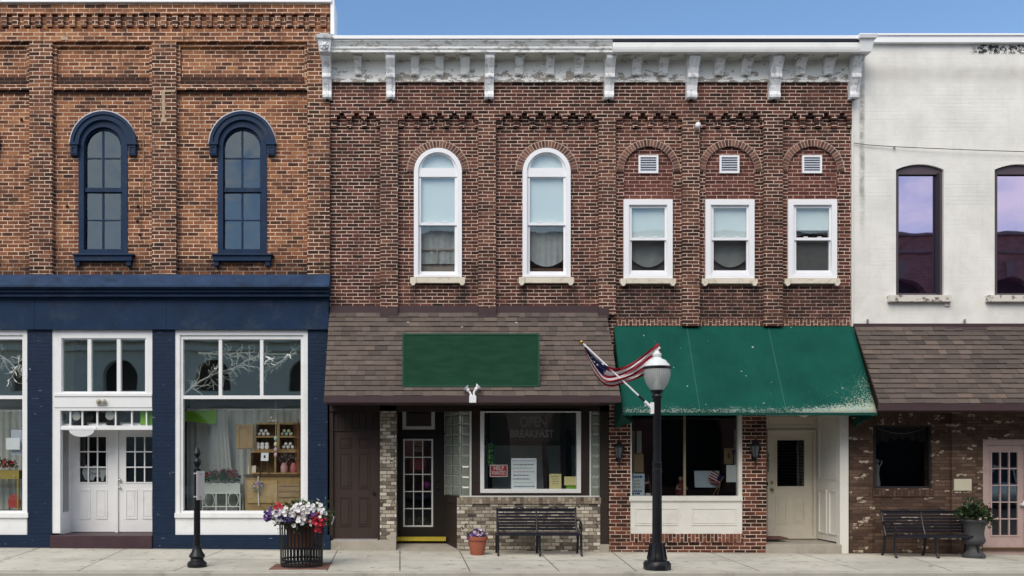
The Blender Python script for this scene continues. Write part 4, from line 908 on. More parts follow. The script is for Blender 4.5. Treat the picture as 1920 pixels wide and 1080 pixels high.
# ---- shop under the green awning
for a, b, c in ((1142, 757, 1182), (1392, 757, 1437)): m = MB(); m.pbox(a, b, c, 1050, -.06, .25); m.build('shopfront_pier', B_SHOP, CB)
m = MB(); m.pbox(1182, 1016.5, 1392, 1050, -.06, .25); m.build('brick_base', B_SHOP, CB)
m = MB(); m.pbox(1181, 1001, 1393, 1017, -.075, .2); m.build('soldier_course', B_SHOPV, CB)
m = MB(); m.pbox(1142, 755, 1598, 772, -.03, .25); m.build('lintel', DBROWN, CB)
m = MB(); m.plate(rect(1180.5, 765, 1392, 1001.5), [rect(1184.5, 768, 1385, 930)], -.05, .1); m.pbox(1180, 930.5, 1392.5, 939, -.085, .0); m.pbox(1180, 939, 1392.5, 941, -.065, .0)
for q in ((1190, 953, 1272, 985), (1297, 953, 1381, 985)): raised_panel(m, *q, -.05, 1.6)
sw = m.build('display_window', CREAMW, CB)
m = MB(); sheet(m, 1184, 767, 1386, 931, .02); m.build('pane', GL_DARK, sw)
m = MB(); m.pbox(1282, 767, 1286, 930.5, -.01, .05); m.build('mullion', plain('olive_wood', (.2, .17, .11), .6, .2, 9), sw)
m = MB(); m.pbox(1182, 933, 1392, 938, .1, 1.0); m.build('display_shelf', DARK_I, sw)
AY = .9                                              # entry recess
xr_ = W(1591, 0, -.05).x
m = MB(); m.plate(rect(1425, 750, 1531.5, 1012), [rect(1443, 812, 1525, 1006)], AY, AY + .1); m.frame((1439, 806, 1530, 1010), (1443, 811.5, 1525.5, 1006), AY - .035, AY + .01)
m.frame((1441, 781, 1527, 799), (1443.2, 783.2, 1524.8, 796.8), AY - .01, AY + .01); m.build('door_surround', CREAM, CB)
panel_door('front_door', CB, (1443, 811, 1525, 1006), AY + .02, CREAM, (1457, 825, 1508.5, 912), 1, 1, 1, GL_DARK, ((1455, 931, 1476, 982), (1489, 931, 1509, 982)), None, 2.2, ((1446.5, 904.5, .028), (1446.5, 918, .034)), BRASS)
m = MB(); A = Vector((W(1531, 0, AY).x, AY, 0)); Bx = W(1575, 0, .02).x; zq0, zq1 = W(0, 1012, .6).z, 2.75
d = Vector((Bx - A.x, .02 - AY, 0)); nrm = Vector((d.y, -d.x, 0)).normalized()
def wallq(k0, k1, z0, z1, o, t=.1): 
    a = A + d * k0 + nrm * o; b = A + d * k1 + nrm * o
    return ([(a.x, a.y, z0), (b.x, b.y, z0), (b.x, b.y, z1), (a.x, a.y, z1)], [(a.x - nrm.x * t, a.y - nrm.y * t, z0), (b.x - nrm.x * t, b.y - nrm.y * t, z0), (b.x - nrm.x * t, b.y - nrm.y * t, z1), (a.x - nrm.x * t, a.y - nrm.y * t, z1)])
m.hexa(*wallq(0, 1, zq0, zq1, 0))
def trim(k0, k1, z0, z1, e=.03, f=.022):
    for K0, K1, Z0, Z1 in ((k0, k1, z0, z0 + e), (k0, k1, z1 - e, z1), (k0, k0 + e / d.length, z0 + e, z1 - e), (k1 - e / d.length, k1, z0 + e, z1 - e)): m.hexa(*wallq(K0, K1, Z0, Z1, f if nrm.x < 0 else -f, .03))
trim(.12, .9, 1.3, 2.55); trim(.12, .46, .25, 1.1); trim(.56, .9, .25, 1.1)
m.build('recess_wall', CREAMW, CB)
m = MB(); m.pbox(1575, 755, 1591, 1050, -.06, .06); m.pbox(1575, 1012, 1579, 1050, -.05, .1); m.build('white_post', CREAMW, CB)
m = MB(); m.box(W(1436, 0, 0).x, xr_, -.02, AY + .1, 2.62, 2.7); m.build('recess_ceiling', CREAM, CB)
m = MB(); m.box(W(1437, 0, -.1).x, W(1580, 0, -.1).x, -.07, AY + .2, -.2, W(0, 1021, -.07).z); m.build('doorstep', CONC, CB, bevel=.012)
m = MB(); c = W(1507, 784, .35); c.z = 2.62; m.lathe(c + Vector((0, 0, -.13)), [(.02, 0), (.07, .02), (.095, .06), (.09, .1), (.06, .13)], 16); m.build('ceiling_light', plain('opal_glass', (.75, .75, .72), .25, .03, 9), CB, smooth=True)
num = thing('house_number', 'black house numbers 3601 running down the cream door frame', 'house number', W(1440.5, 866, AY - .05))
for k, ch in enumerate('3601'): text('numeral', ch, W(1440.5, 854 + k * 9.3, AY - .04), .115, BLACKM, num)
m = MB(); m.pbox(1437.2, 904, 1440.2, 910, AY - .07, AY - .03); m.build('doorbell', BLACKM, CB)
m = MB(); m.pbox(1439, 1008.5, 1478, 1011, AY - .5, AY - .1); tag(m.build('door_mat', plain('red_mat', (.14, .07, .06), .9, .3, 9), origin=W(1455, 1011, AY - .3)), 'worn reddish mat lying on the step before the cream door', 'mat')
shell(CB, W(618.5, 0).x, W(1597, 0).x, 9.5, 2.95, B_DK, 9, [])
m = MB(); X = lambda px: W(px, 0).x
m.box(X(1141) - .05, X(1141) + .05, .25, 8.8, .02, 2.95); m.box(X(714), X(738), .56, .7, .02, 2.95); m.box(X(618) + .2, X(735), .7, .8, .02, 2.95); m.box(X(735), X(740), .7, 3, .02, 2.95); m.build('room_partition', WALL_I, CB)
m = MB(); m.box(X(740), X(1141) - .05, 4.2, 4.3, .02, 2.95); m.build('room_partition', WALL_I, CB)
m = MB(); m.box(X(1141) + .05, X(1590), 3.4, 3.5, .02, 2.95); m.box(X(1430), X(1436), .26, 3.4, .02, 2.95); m.build('room_partition', DARK_I, CB)
# ------------------------------------------------------------------ white painted building
RB = thing('painted_building', 'white painted masonry building with purple tinted windows and shingled canopy', 'building', (W(1900, 0).x, 0, 0))
xR1 = 2420
m = MB(); rw = [(1680, 1769.5), (1865, 1955), (2050, 2140), (2235, 2325)]
m.plate(rect(1600, 78, xR1, 640), [seg_arch(a, b, 308, 318, 553) for a, b in rw], .0, .3); m.build('wall', STUCCO, RB)
m = MB(); m.pbox(1612, 62, xR1, 79.5, -.09, .4); m.pbox(1612, 62, xR1, 66, -.115, .4); m.build('coping', CAPW, RB, bevel=.008)
def purple_window(a, b, flaky):
    m = MB(); m.plate(seg_arch(a + .5, b - .5, 309, 319, 553), [rect(a + 4.5, 327, b - 12.5, 550)], .05, .16); w_ = m.build('window', PURPF, RB)
    m = MB(); m.frame((a + 3, 325, b - 8, 552), (a + 5, 329.5, b - 12.5, 549), .09, .13); m.pbox(b - 12, 324, b - 7.5, 552, .03, .1); m.build('frame', plain('dark_frame', (.02, .017, .024), .5, .2, 9), w_)
    m = MB(); sheet(m, a + 4, 327, b - 12, 550.5, .11); m.build('pane', GL_PURP, w_)
    m = MB(); m.pbox(a - 12, 553, b + 15, 565, -.1, .06); m.pbox(a - 10, 565, b + 13, 567, -.05, .0); m.pbox(b + 3, 567, b + 12, 574, -.03, .0)
    m.build('sill', SILLW, w_)
    m = MB(); p, q = W(a + 4, 330, .25), W(b - 10, 548, .25); wavy(m, p.x, q.x, p.z, q.z, .25, .02, .16, 40); m.build('curtain', CURT, w_, smooth=True)
for i, (a, b) in enumerate(rw): purple_window(a, b, i)
m = MB()
for px in (1627, 1809): m.tube([W(px, 600, .0), W(px, 600, -.06)], .022, 8); m.pbox(px - 1.5, 600, px + 1.5, 606, -.03, .0)
m.build('wall_anchor', GREYM, RB)
# shingled canopy
p0 = (-.03, W(0, 612, -.03).z); p1 = (-.96, W(0, 756, -.96).z); a0, a1 = W(1600, 0, 0).x, W(1648, 0, -.96).x; b0 = W(xR1, 0).x
shingle_roof(RB, lambda t: a0 + (a1 - a0) * t, lambda t: b0, p0, p1, 16, .2, 9)
m = MB(); zf = W(0, 770, -.96).z
f = [(a0, p0[0], p0[1] - .012), (b0, p0[0], p0[1] - .012), (b0, p1[0], p1[1] - .012), (a1, p1[0], p1[1] - .012)]; m.hexa(f, [(q[0], q[1], q[2] - .05) for q in f])
m.hexa([(a0 + .02, -.02, p0[1] - .06), (a1 + .02, -.94, p1[1] - .06), (a1 + .02, -.94, zf + .02), (a0 + .02, -.02, zf + .02)], [(a0 + .05, -.02, p0[1] - .06), (a1 + .05, -.94, p1[1] - .06), (a1 + .05, -.94, zf + .02), (a0 + .05, -.02, zf + .02)]); m.build('canopy_deck', DBROWN, RB)
m = MB(); m.box(a1 - .01, b0, -.985, -.94, zf, p1[1] - .004); m.box(a1, b0, -.94, .2, zf + .005, zf + .03); m.build('canopy_fascia', MAUVE, RB, bevel=.004)
m = MB(); m.pbox(1600, 606.5, xR1, 612, -.05, .0); a, b = W(1772, 612, -.1), W(1862, 619, -.14); m.hexa([(a.x, -.1, b.z + .02), (b.x, -.1, b.z + .02), (b.x, -.05, a.z), (a.x, -.05, a.z)], [(a.x, -.08, b.z), (b.x, -.08, b.z), (b.x, -.03, a.z - .02), (a.x, -.03, a.z - .02)]); m.build('flashing', MAUVE, RB)
# ground floor
m = MB(); m.plate(rect(1591, 700, xR1, 1060), [rect(1637, 797, 1748, 916), rect(1843, 824, 1992, 1060), rect(2090, 797, 2240, 916)], -.02, .25)
m.build('brick_wall', B_BRN, RB)
m = MB(); m.pbox(1593, 786, 1636, 1060, -.07, -.02); m.build('brick_pier', B_BRN, RB); m = MB(); m.pbox(1785, 765, 1828, 1060, -.09, -.02); m.build('brick_pier', B_BRN, RB)
B_BRNV = brick('brown_soldier_brick', .16, .068, .009, [(0, (.05, .03, .022)), (1, (.13, .08, .058))], (.05, .037, .03), vert=True, pale=(.86, (.55, .46, .36)))
m = MB(); m.pbox(1637, 917.5, 1752, 931, -.045, -.01); m.build('soldier_course', B_BRNV, RB); m = MB(); m.pbox(1637, 772, 1752, 796, -.026, -.01); m.build('soldier_course', B_BRNV, RB)
m = MB(); m.frame((1637, 797, 1748, 917), (1642, 801, 1743, 912), .03, .12); w_ = m.build('display_window', plain('charcoal_frame', (.03, .028, .032), .5, .2, 9), RB)
m = MB(); sheet(m, 1641, 800, 1744, 913, .07); m.build('pane', GL_DARK, w_)
m = MB(); a, b = W(1641, 799, .2), W(1745, 830, .2); wavy(m, a.x, b.x, a.z, b.z, .2, .02, .1, 60, lambda t: W(0, 832 - 9 * math.sin(t * math.pi) + 3 * math.sin(t * 40), .2).z); m.build('valance', cloth('dark_lace', (.1, .09, .09), .3), w_, smooth=True)
m = MB(); m.tube([W(1645 + 90 * k / 14, 803 + 10 * math.sin(math.pi * k / 14), .14) for k in range(15)], .006, 5); m.build('garland', plain('pale_garland', (.4, .38, .36), .8, .2, 9), w_)
m = MB(); m.pbox(1789.5, 898, 1822, 920, -.115, -.09); m.build('plaque', plain('cream_plaque', (.55, .52, .4), .5, .12, 4, dirt=(.35, .32, .22)), RB, bevel=.004)
m = MB(); m.frame((1843, 824, 1992, 1040), (1852, 834, 1922, 1024), .0, .12); m.pbox(1922, 834, 1992, 1030, .02, .1); m.build('door_frame', PINK, RB)
dd = panel_door('glazed_door', RB, (1852, 834, 1922, 1024), .04, PINK, (1859.5, 847.5, 1909, 1004), 3, 5, 2, glass('door_glass', .22, (.4, .42, .44)), (), None, 2.6)
m = MB(); m.pbox(1842, 1027, 1995, 1032, -.04, .15); m.build('threshold', WOODD, RB)
m = MB(); c = W(1914, 946, .03); m.tube([c, c + Vector((0, -.07, 0))], .022, 8); m.tube([c + Vector((-.01, -.07, 0)), c + Vector((.04, -.07, .08)), c + Vector((.09, -.07, .24))], .016, 8, .035); m.build('door_handle', VINYL, dd, smooth=True)
shell(RB, W(1597.5, 0).x, b0, 9.45, 2.95, STUCCO, 9, [(W(1597.5, 0).x + .2, b0 - .2, 3.5, DARK_I)])
t = thing('cable', 'thin grey cable strung across the upper white wall', 'cable', W(1760, 280, -.06))
m = MB(); m.tube([W(1601 + 520 * k / 24, 268 + 22 * (k / 24) ** .6, -.03 - .05 * math.sin(math.pi * k / 24)) for k in range(25)], .007, 6); m.build('wire', plain('cable_sheath', (.1, .1, .1), .6, .1, 9), t)
m = MB(); m.tube([W(1677, 275, 0), W(1677, 275, -.07)], .018, 6); m.build('clip', GREYM, t)

# ------------------------------------------------------------------ green awning
def mk_canvas():
    m, nt, b = new_mat('green_canvas'); uvn = nt.nodes.new('ShaderNodeUVMap'); sp = nt.nodes.new('ShaderNodeSeparateXYZ'); nt.links.new(uvn.outputs[0], sp.inputs[0]); u, v = sp.outputs[0], sp.outputs[1]
    p, x, y, z = POS(nt); n = NO(nt, p, 1.8, 5, .6); c = MX(nt, SS(nt, n, .3, .7), (.003, .062, .046), (.005, .08, .06))
    seam = None
    for s in (.305, .645):
        e = MA(nt, 'ABSOLUTE', MA(nt, 'SUBTRACT', u, s)); seam = e if seam is None else MA(nt, 'MINIMUM', seam, e)
    c = MX(nt, MA(nt, 'MULTIPLY', MA(nt, 'SUBTRACT', 1, SS(nt, seam, .0006, .003)), .32), c, (.08, .2, .165))
    fine = MA(nt, 'ADD', MA(nt, 'MULTIPLY', MA(nt, 'SUBTRACT', NO(nt, p, 38, 6, .85), .5), 1.5), .5); med = NO(nt, p, 6, 5, .7)
    # worn, flaking corner and lower edge (v = 1 at the front edge, u = 1 at the right end)
    du = MA(nt, 'SUBTRACT', 1, u); dv = MA(nt, 'SUBTRACT', 1, v)
    q = MA(nt, 'ADD', MA(nt, 'MULTIPLY', du, 2.3), MA(nt, 'MULTIPLY', dv, 1.1)); cor = SS(nt, q, 1.0, .0)
    edge = MA(nt, 'MULTIPLY', SS(nt, dv, .13, .01), MA(nt, 'ADD', .55, MA(nt, 'MULTIPLY', med, .7)))
    wear = MA(nt, 'ADD', MA(nt, 'MULTIPLY', cor, .29), MA(nt, 'MULTIPLY', edge, .29))
    wear = MA(nt, 'ADD', wear, MA(nt, 'MULTIPLY', MA(nt, 'SUBTRACT', med, .5), .18)); k = SS(nt, MA(nt, 'ADD', fine, wear), .76, .86)
    wc = MX(nt, MA(nt, 'MULTIPLY', SS(nt, MA(nt, 'ADD', med, MA(nt, 'MULTIPLY', cor, .2)), .55, .8), .6), (.46, .56, .5), (.5, .5, .33)); c = MX(nt, MA(nt, 'MULTIPLY', k, .85), c, wc)
    dr = SS(nt, NO(nt, p, 15, 1), .78, .8); c = MX(nt, MA(nt, 'MULTIPLY', dr, .7), c, (.5, .55, .52))
    nt.links.new(c, b.inputs['Base Color']); b.inputs['Roughness'].default_value = .75; b.inputs['Specular IOR Level'].default_value = .12; nt.links.new(BUMP(nt, MA(nt, 'ADD', MA(nt, 'MULTIPLY', fine, .15), NO(nt, VEC(nt, MA(nt, 'MULTIPLY', u, 22), MA(nt, 'MULTIPLY', v, 2.5), 0.0), 1.0, 4, .6)), .5, .03), b.inputs['Normal']); return m
CANV = mk_canvas(); CANVD = cloth('green_canvas_side', (.004, .06, .047), .15)
AW = thing('awning', 'green canvas awning with flaking white worn corner over the shop', 'awning', W(1390, 775, -.9))
aL, aR = W(1150.5, 0, 0).x, W(1597.5, 0, 0).x; fL, fR = W(1168, 0, -.92).x, W(1645, 0, -.92).x
zt_, zb_ = W(0, 612, -.02).z, W(0, 774, -.92).z; zw = W(0, 803, -.05).z
m = MB(); NX, NY = 60, 14; g = []
m.uv = m.bm.loops.layers.uv.new('UVMap')
for i in range(NX + 1):
    u = i / NX; rowv = []
    for j in range(NY + 1):
        v = j / NY; ribs = abs(math.sin(u * math.pi * 3)); sag = .045 * ribs * math.sin(v * math.pi) + .006 * math.sin(u * 37 + v * 3) * v
        y = -.03 - .89 * v + sag * .9; z = zt_ + (zb_ - zt_) * v - sag * .4
        rowv.append(m.v((aL + (aR - aL) * u + ((fL - aL) * (1 - u) + (fR - aR) * u) * v, y, z)))
    g.append(rowv)
for i in range(NX):
    for j in range(NY):
        f = m.bm.faces.new((g[i][j], g[i][j + 1], g[i + 1][j + 1], g[i + 1][j]))
        for l, (a, b) in zip(f.loops, ((i, j), (i, j + 1), (i + 1, j + 1), (i + 1, j))): l[m.uv].uv = (a / NX, b / NY)
o = m.build('canvas', CANV, AW, smooth=True, recalc=False)
so_ = o.modifiers.new('solid', 'SOLIDIFY'); so_.thickness = .006
for nm, tx, fx, s in (('left', aL, fL, 1), ('right', aR, fR, -1)):
    m = MB(); m.hexa([(tx, -.03, zt_ - .01), (fx, -.915, zb_ - .005), (fx, -.90, zb_ - .05), (tx + s * .25 * (1 if s > 0 else .3), -.45, (zb_ + zw) / 2 - .03), (tx + s * .0, -.06, zw)], [(tx + s * .006, -.03, zt_ - .01), (fx + s * .006, -.915, zb_ - .005), (fx + s * .006, -.90, zb_ - .05), (tx + s * .25 * (1 if s > 0 else .3) + s * .006, -.45, (zb_ + zw) / 2 - .03), (tx + s * .006, -.06, zw)])
    m.build('side_panel', CANVD, AW)
m = MB(); m.tube([(fL + .01, -.9, zb_ - .022), (fR - .01, -.9, zb_ - .022)], .018, 8)
for k in (0, .305, .645, 1): m.tube([(aL + (aR - aL) * k + (.03 if k == 0 else -.03 if k == 1 else 0), -.05, zt_ - .12), (fL + (fR - fL) * k + (.02 if k == 0 else -.02 if k == 1 else 0), -.86, zb_ - .04)], .014, 6)
for k in (0, 1): m.tube([(fL + .02 if not k else fR - .02, -.88, zb_ - .03), (aL + .02 if not k else aR - .03, -.07, zb_ - .06)], .014, 6)
m.build('frame', GREYM, AW)
m = MB(); a, b = zb_ - .045, zb_ + .004; m.hexa([(fL, -.926, a), (fR, -.926, a), (fR, -.922, b), (fL, -.922, b)], [(fL, -.916, a), (fR, -.916, a), (fR, -.912, b), (fL, -.912, b)]); m.build('hem', CANVD, AW)

# ------------------------------------------------------------------ wall lanterns
def lantern(px, py, label):
    c = W(px, py, -.17); t = thing('wall_lantern', label, 'lantern', W(px, py, -.06), 'wall lanterns')
    m = MB(); m.box(c.x - .045, c.x + .045, -.08, -.06, c.z - .16, c.z + .1); m.tube([(c.x, -.075, c.z - .12), (c.x, -.13, c.z - .17), (c.x, -.17, c.z - .13)], .012, 6); m.tube([(c.x, -.17, c.z - .30), (c.x, -.17, c.z - .13)], .008, 6, .018); m.build('bracket', BLACKM, t)
    m = MB(); m.lathe(c + Vector((0, 0, -.13)), [(.03, 0), (.05, .02), (.052, .03)], 6); m.lathe(c + Vector((0, 0, .1)), [(.105, 0), (.09, .03), (.045, .07), (.03, .075), (.03, .1), (.012, .12), (.008, .15)], 6)
    for k in range(6):
        a = k * math.pi / 3; m.tube([c + Vector((.05 * math.cos(a), .05 * math.sin(a), -.1)), c + Vector((.092 * math.cos(a), .092 * math.sin(a), .1))], .007, 5)
    m.build('cage', BLACKM, t); m = MB(); m.lathe(c + Vector((0, 0, -.1)), [(.046, 0), (.086, .2)], 6); m.build('glass_shade', plain('smoky_glass', (.1, .1, .11), .15, .1, 9), t)
    return t
lantern(1161, 848, 'black lantern on the narrow brick pier beside the dark brown post'); lantern(1417, 846, 'black lantern on the brick pier beside the cream door')

# ------------------------------------------------------------------ street furniture
LY = -2.72
def P(px, py): return W(px, py, LY)
base = Vector((P(1232, 0).x, LY, ground(0, LY)))
LP = thing('street_lamp', 'black street lamp with acorn globe standing on the pavement by the kerb', 'street lamp', base)
s_ = (D + LY) / D / 100
H = lambda py: P(0, py).z - base.z
m = MB(); m.lathe(base, [(.0, 0), (.215, 0), (.215, .1), (.195, .125), (.185, .14)], 8, R(22.5)); m.lathe(base, [(.15, .138), (.155, .17), (.135, .22), (.12, .3), (.108, .38), (.105, .42), (.09, .425)], 12, 0)
for k in range(8): a = k * math.pi / 4 + R(22.5); m.tube([base + Vector((.15 * math.cos(a), .15 * math.sin(a), .16)), base + Vector((.108 * math.cos(a), .108 * math.sin(a), .4))], .012, 5)
m.build('base', BLACKM, LP, smooth=True)
m = MB(); zj = H(882); m.lathe(base, [(.076, .41), (.072, zj - .03), (.08, zj - .02), (.08, zj + .02), (.07, zj + .03), (.07, zj + .09), (.074, zj + .1), (.074, zj + .12), (.064, zj + .13), (.062, H(748)), (.078, H(745)), (.078, H(741)), (.066, H(739)), (.085, H(736)), (.1, H(733)), (.1, H(731.5))], 20)
m.build('shaft', BLACKM, LP, smooth=True)
def mk_globe():
    m, nt, b = new_mat('frosted_globe'); b.inputs['Base Color'].default_value = (.78, .8, .8, 1); b.inputs['Roughness'].default_value = .28
    p, x, y, z = POS(nt); an = MA(nt, 'ARCTAN2', MA(nt, 'SUBTRACT', y, LY), MA(nt, 'SUBTRACT', x, base.x)); nt.links.new(BUMP(nt, MA(nt, 'SINE', MA(nt, 'MULTIPLY', an, 40)), .6, .01), b.inputs['Normal'])
    t = nt.nodes.new('ShaderNodeBsdfTransparent'); t.inputs[0].default_value = (.85, .88, .88, 1); tr = nt.nodes.new('ShaderNodeBsdfTranslucent'); tr.inputs[0].default_value = (.8, .82, .82, 1)
    a = nt.nodes.new('ShaderNodeMixShader'); a.inputs[0].default_value = .35; nt.links.new(b.outputs[0], a.inputs[1]); nt.links.new(tr.outputs[0], a.inputs[2])
    q = nt.nodes.new('ShaderNodeMixShader'); q.inputs[0].default_value = .38; nt.links.new(a.outputs[0], q.inputs[1]); nt.links.new(t.outputs[0], q.inputs[2]); nt.links.new(q.outputs[0], nt.nodes['Material Output'].inputs[0]); return m
m = MB(); m.lathe(base, [(.085, H(732)), (.115, H(729)), (.17, H(719)), (.2, H(708)), (.208, H(699)), (.205, H(692.5))], 40); m.build('globe', mk_globe(), LP, smooth=True)
m = MB(); m.lathe(base, [(.207, H(692.5)), (.214, H(691.5)), (.214, H(688)), (.205, H(687))], 32); m.build('globe_band', BLACKM, LP, smooth=True)
m = MB(); m.lathe(base, [(.203, H(687)), (.192, H(683.5)), (.155, H(679)), (.14, H(676)), (.085, H(673)), (.058, H(670)), (.072, H(667)), (.072, H(664)), (.045, H(661.5)), (.036, H(659)), (.02, H(657.2)), (.0, H(656.8))], 28); m.build('globe_cap', plain('white_glass_cap', (.7, .73, .74), .18, .08, 9), LP, smooth=True)
m = MB(); m.lathe(base, [(.06, H(733)), (.062, H(722)), (.05, H(721)), (.03, H(712)), (.03, H(700)), (.0, H(697))], 14); m.build('bulb', plain('lamp_bulb', (.85, .86, .86), .3, .03, 9), LP, smooth=True)

# flag on the lamp post
FP = thing('flag', 'stars and stripes flag on a white pole bracketed to the street lamp', 'flag', P(1222, 768))
tip, root = P(1093, 644), P(1219, 762)
m = MB(); m.tube([root, tip], .014, 10); m.build('pole', VINYL, FP, smooth=True)
m = MB(); m.ball(tip + (tip - root).normalized() * .03, .034, 12, 8); m.build('finial', BRASS, FP, smooth=True)
m = MB(); d = (root - tip).normalized(); m.tube([root - d * .25, root - d * .1], .019, 10); m.build('grip', BLACKM, FP)
m = MB(); m.tube([root - d * .12, root + d * .06], .024, 10); q = P(1222, 764); m.box(q.x - .02, q.x + .04, LY - .03, LY + .03, q.z - .1, q.z + .08); m.tube([(q.x + .02, LY, q.z - .07), (P(1226, 0).x, LY, q.z - .07)], .02, 8); m.build('pole_bracket', VINYL, FP)
def spl(pts, n):
    out = []; k = len(pts) - 1
    for i in range(n + 1):
        t = i / n * k; j = min(int(t), k - 1); f = t - j; p0, p1, p2, p3 = pts[max(j - 1, 0)], pts[j], pts[j + 1], pts[min(j + 2, k)]
        out.append(tuple(.5 * (2 * b + (c - a) * f + (2 * a - 5 * b + 4 * c - e) * f * f + (3 * b - a - 3 * c + e) * f ** 3) for a, b, c, e in zip(p0, p1, p2, p3)))
    return out
NU, NV = 48, 26
# two free-hanging edges of the cloth (x, y in drawing units at the flag, depth in m); v=0 upper edge, v=1 lower edge
rows = [spl([(1098, 650, 0), (1122, 676, -.04), (1146, 690, -.08), (1170, 687, -.03), (1196, 674, .06), (1218, 656, .02), (1237, 642, .05)], NU),
        spl([(1097, 652, .02), (1118, 684, .06), (1140, 704, .1), (1168, 700, .06), (1196, 685, -.02), (1220, 668, .08), (1240, 654, .0)], NU),
        spl([(1096, 654, .0), (1114, 690, -.05), (1134, 714, -.06), (1160, 712, -.1), (1190, 702, .06), (1212, 688, -.03), (1232, 672, .03)], NU),
        spl([(1096, 656, -.02), (1113, 694, .05), (1132, 718, .04), (1149, 725, .02), (1178, 716, .0), (1200, 708, .08), (1216, 700, .05)], NU)]
m = MB(); g = []; NV = 27
for j in range(NV + 1):
    t = j / NV * 3; a = min(int(t), 2); f = t - a
    g.append([])
    for i in range(NU + 1):
        q = [rows[a][i][k] * (1 - f) + rows[a + 1][i][k] * f for k in range(3)]; s = LY + .03 + q[2] + .02 * math.sin(j * 1.3 + i * .3)
        c = P(q[0], q[1]); g[-1].append(m.v((c.x, s, c.z)))
for j in range(NV):
    for i in range(NU):
        f = m.bm.faces.new((g[j][i], g[j][i + 1], g[j + 1][i + 1], g[j + 1][i])); st = j // 4
        f.material_index = 2 if (j < 12 and i < 14) else (0 if st % 2 == 0 else 1)
def mk_canton():
    m, nt, b = new_mat('flag_blue'); p, x, y, z = POS(nt); v = nt.nodes.new('ShaderNodeTexVoronoi'); v.inputs['Scale'].default_value = 14; nt.links.new(p, v.inputs['Vector'])
    nt.links.new(MX(nt, SS(nt, v.outputs['Distance'], .3, .24), (.012, .02, .1), (.75, .75, .78)), b.inputs['Base Color']); b.inputs['Roughness'].default_value = .8; return m
o = m.build('cloth', [cloth('flag_red', (.34, .022, .04), .3), cloth('flag_white', (.74, .73, .74), .3), mk_canton()], FP, smooth=True, recalc=False)

# short black sign post
BY = -2.45; P2 = lambda px, py: W(px, py, BY)
b2 = Vector((P2(369.5, 0).x, BY, ground(P2(369, 0).x, BY))); h2 = lambda py: P2(0, py).z - b2.z
SP = thing('sign_post', 'short black ornamental post with small white parking sign before the shop window', 'post', b2)
m = MB(); m.lathe(b2, [(.0, 0), (.152, 0), (.155, .06), (.135, .085), (.11, .1), (.1, .135), (.125, .16), (.13, .18), (.118, .2), (.085, .25), (.068, .31), (.06, .36), (.07, .37), (.07, .385), (.052, .39)], 20); m.build('base', BLACKM, SP, smooth=True)
m = MB(); m.lathe(b2, [(.053, .39), (.05, h2(884)), (.058, h2(882)), (.058, h2(879))], 16); m.build('shaft', BLACKM, SP, smooth=True)
m = MB(); m.lathe(b2, [(.035, h2(879)), (.03, h2(876)), (.055, h2(872)), (.065, h2(867)), (.055, h2(862)), (.025, h2(858)), (.04, h2(855)), (.058, h2(850)), (.04, h2(843)), (.015, h2(838)), (.0, h2(834))], 14); m.build('finial', BLACKM, SP, smooth=True)
m = MB(); a, b = P2(371.5, 883), P2(379, 937); m.hexa([(a.x, BY - .1, b.z), (b.x, BY + .13, b.z), (b.x, BY + .13, a.z), (a.x, BY - .1, a.z)], [(a.x + .008, BY - .1, b.z), (b.x + .008, BY + .13, b.z), (b.x + .008, BY + .13, a.z), (a.x + .008, BY - .1, a.z)]); pl = m.build('sign_plate', plain('white_sign', (.7, .66, .66), .4, .08, 9), SP)
m = MB(); 
for k, (z0, z1) in enumerate(((.12, .3), (.38, .52), (.57, .68), (.72, .85))):
    za, zb2 = a.z + (b.z - a.z) * z0, a.z + (b.z - a.z) * z1; q0, q1 = (.25, .75) if k else (.2, .8)
    X = lambda t: (a.x - .003 + (b.x - a.x) * t, BY - .1 + .23 * t)
    m.hexa([(*X(q0), zb2), (*X(q1), zb2), (*X(q1), za), (*X(q0), za)], [(X(q0)[0] + .003, X(q0)[1], zb2), (X(q1)[0] + .003, X(q1)[1], zb2), (X(q1)[0] + .003, X(q1)[1], za), (X(q0)[0] + .003, X(q0)[1], za)])
m.build('markings', plain('faded_red', (.42, .16, .16), .6, .3, 20), pl)
m = MB()
for py in (888, 931.5):
    m = MB(); m.lathe((b2.x, BY, P2(0, py + 1).z), [(.056, 0), (.06, .003), (.06, .02), (.056, .023)], 14); m.box(b2.x, b2.x + .08, BY - .02, BY + .02, P2(0, py + 1).z, P2(0, py - 1).z); m.build('clamp', GREYM, SP)

# ------------------------------------------------------------------ flowers and pots
def blooms(mb, c, n, rad, size, rnd, squash=.6, spread=1.0, pts=None):
    for _ in range(n):
        if pts is None:
            a = rnd.random() * 6.283; ph = math.acos(1 - rnd.random() * 1.15); r = rad * (.88 + .25 * rnd.random()); dv = Vector((math.cos(a) * math.sin(ph), math.sin(a) * math.sin(ph) , math.cos(ph) * squash)); q = Vector(c) + dv * r
        else: q, dv = pts(rnd)
        nrm = (dv.normalized() + Vector((rnd.uniform(-.4, .4), rnd.uniform(-.6, .1), rnd.uniform(-.3, .4)))).normalized(); t = nrm.orthogonal().normalized(); bt = nrm.cross(t); s = size * rnd.uniform(.7, 1.2); rot = rnd.random() * 6
        ce = mb.v(q - nrm * s * .35); ringv = []
        for k in range(10):
            an = rot + k * .6283; rr = s * (1 if k % 2 == 0 else .78); ringv.append(mb.v(q + (t * math.cos(an) + bt * math.sin(an)) * rr + nrm * rnd.uniform(-.15, .15) * s))
        for k in range(10): mb.bm.faces.new((ce, ringv[k], ringv[(k + 1) % 10]))
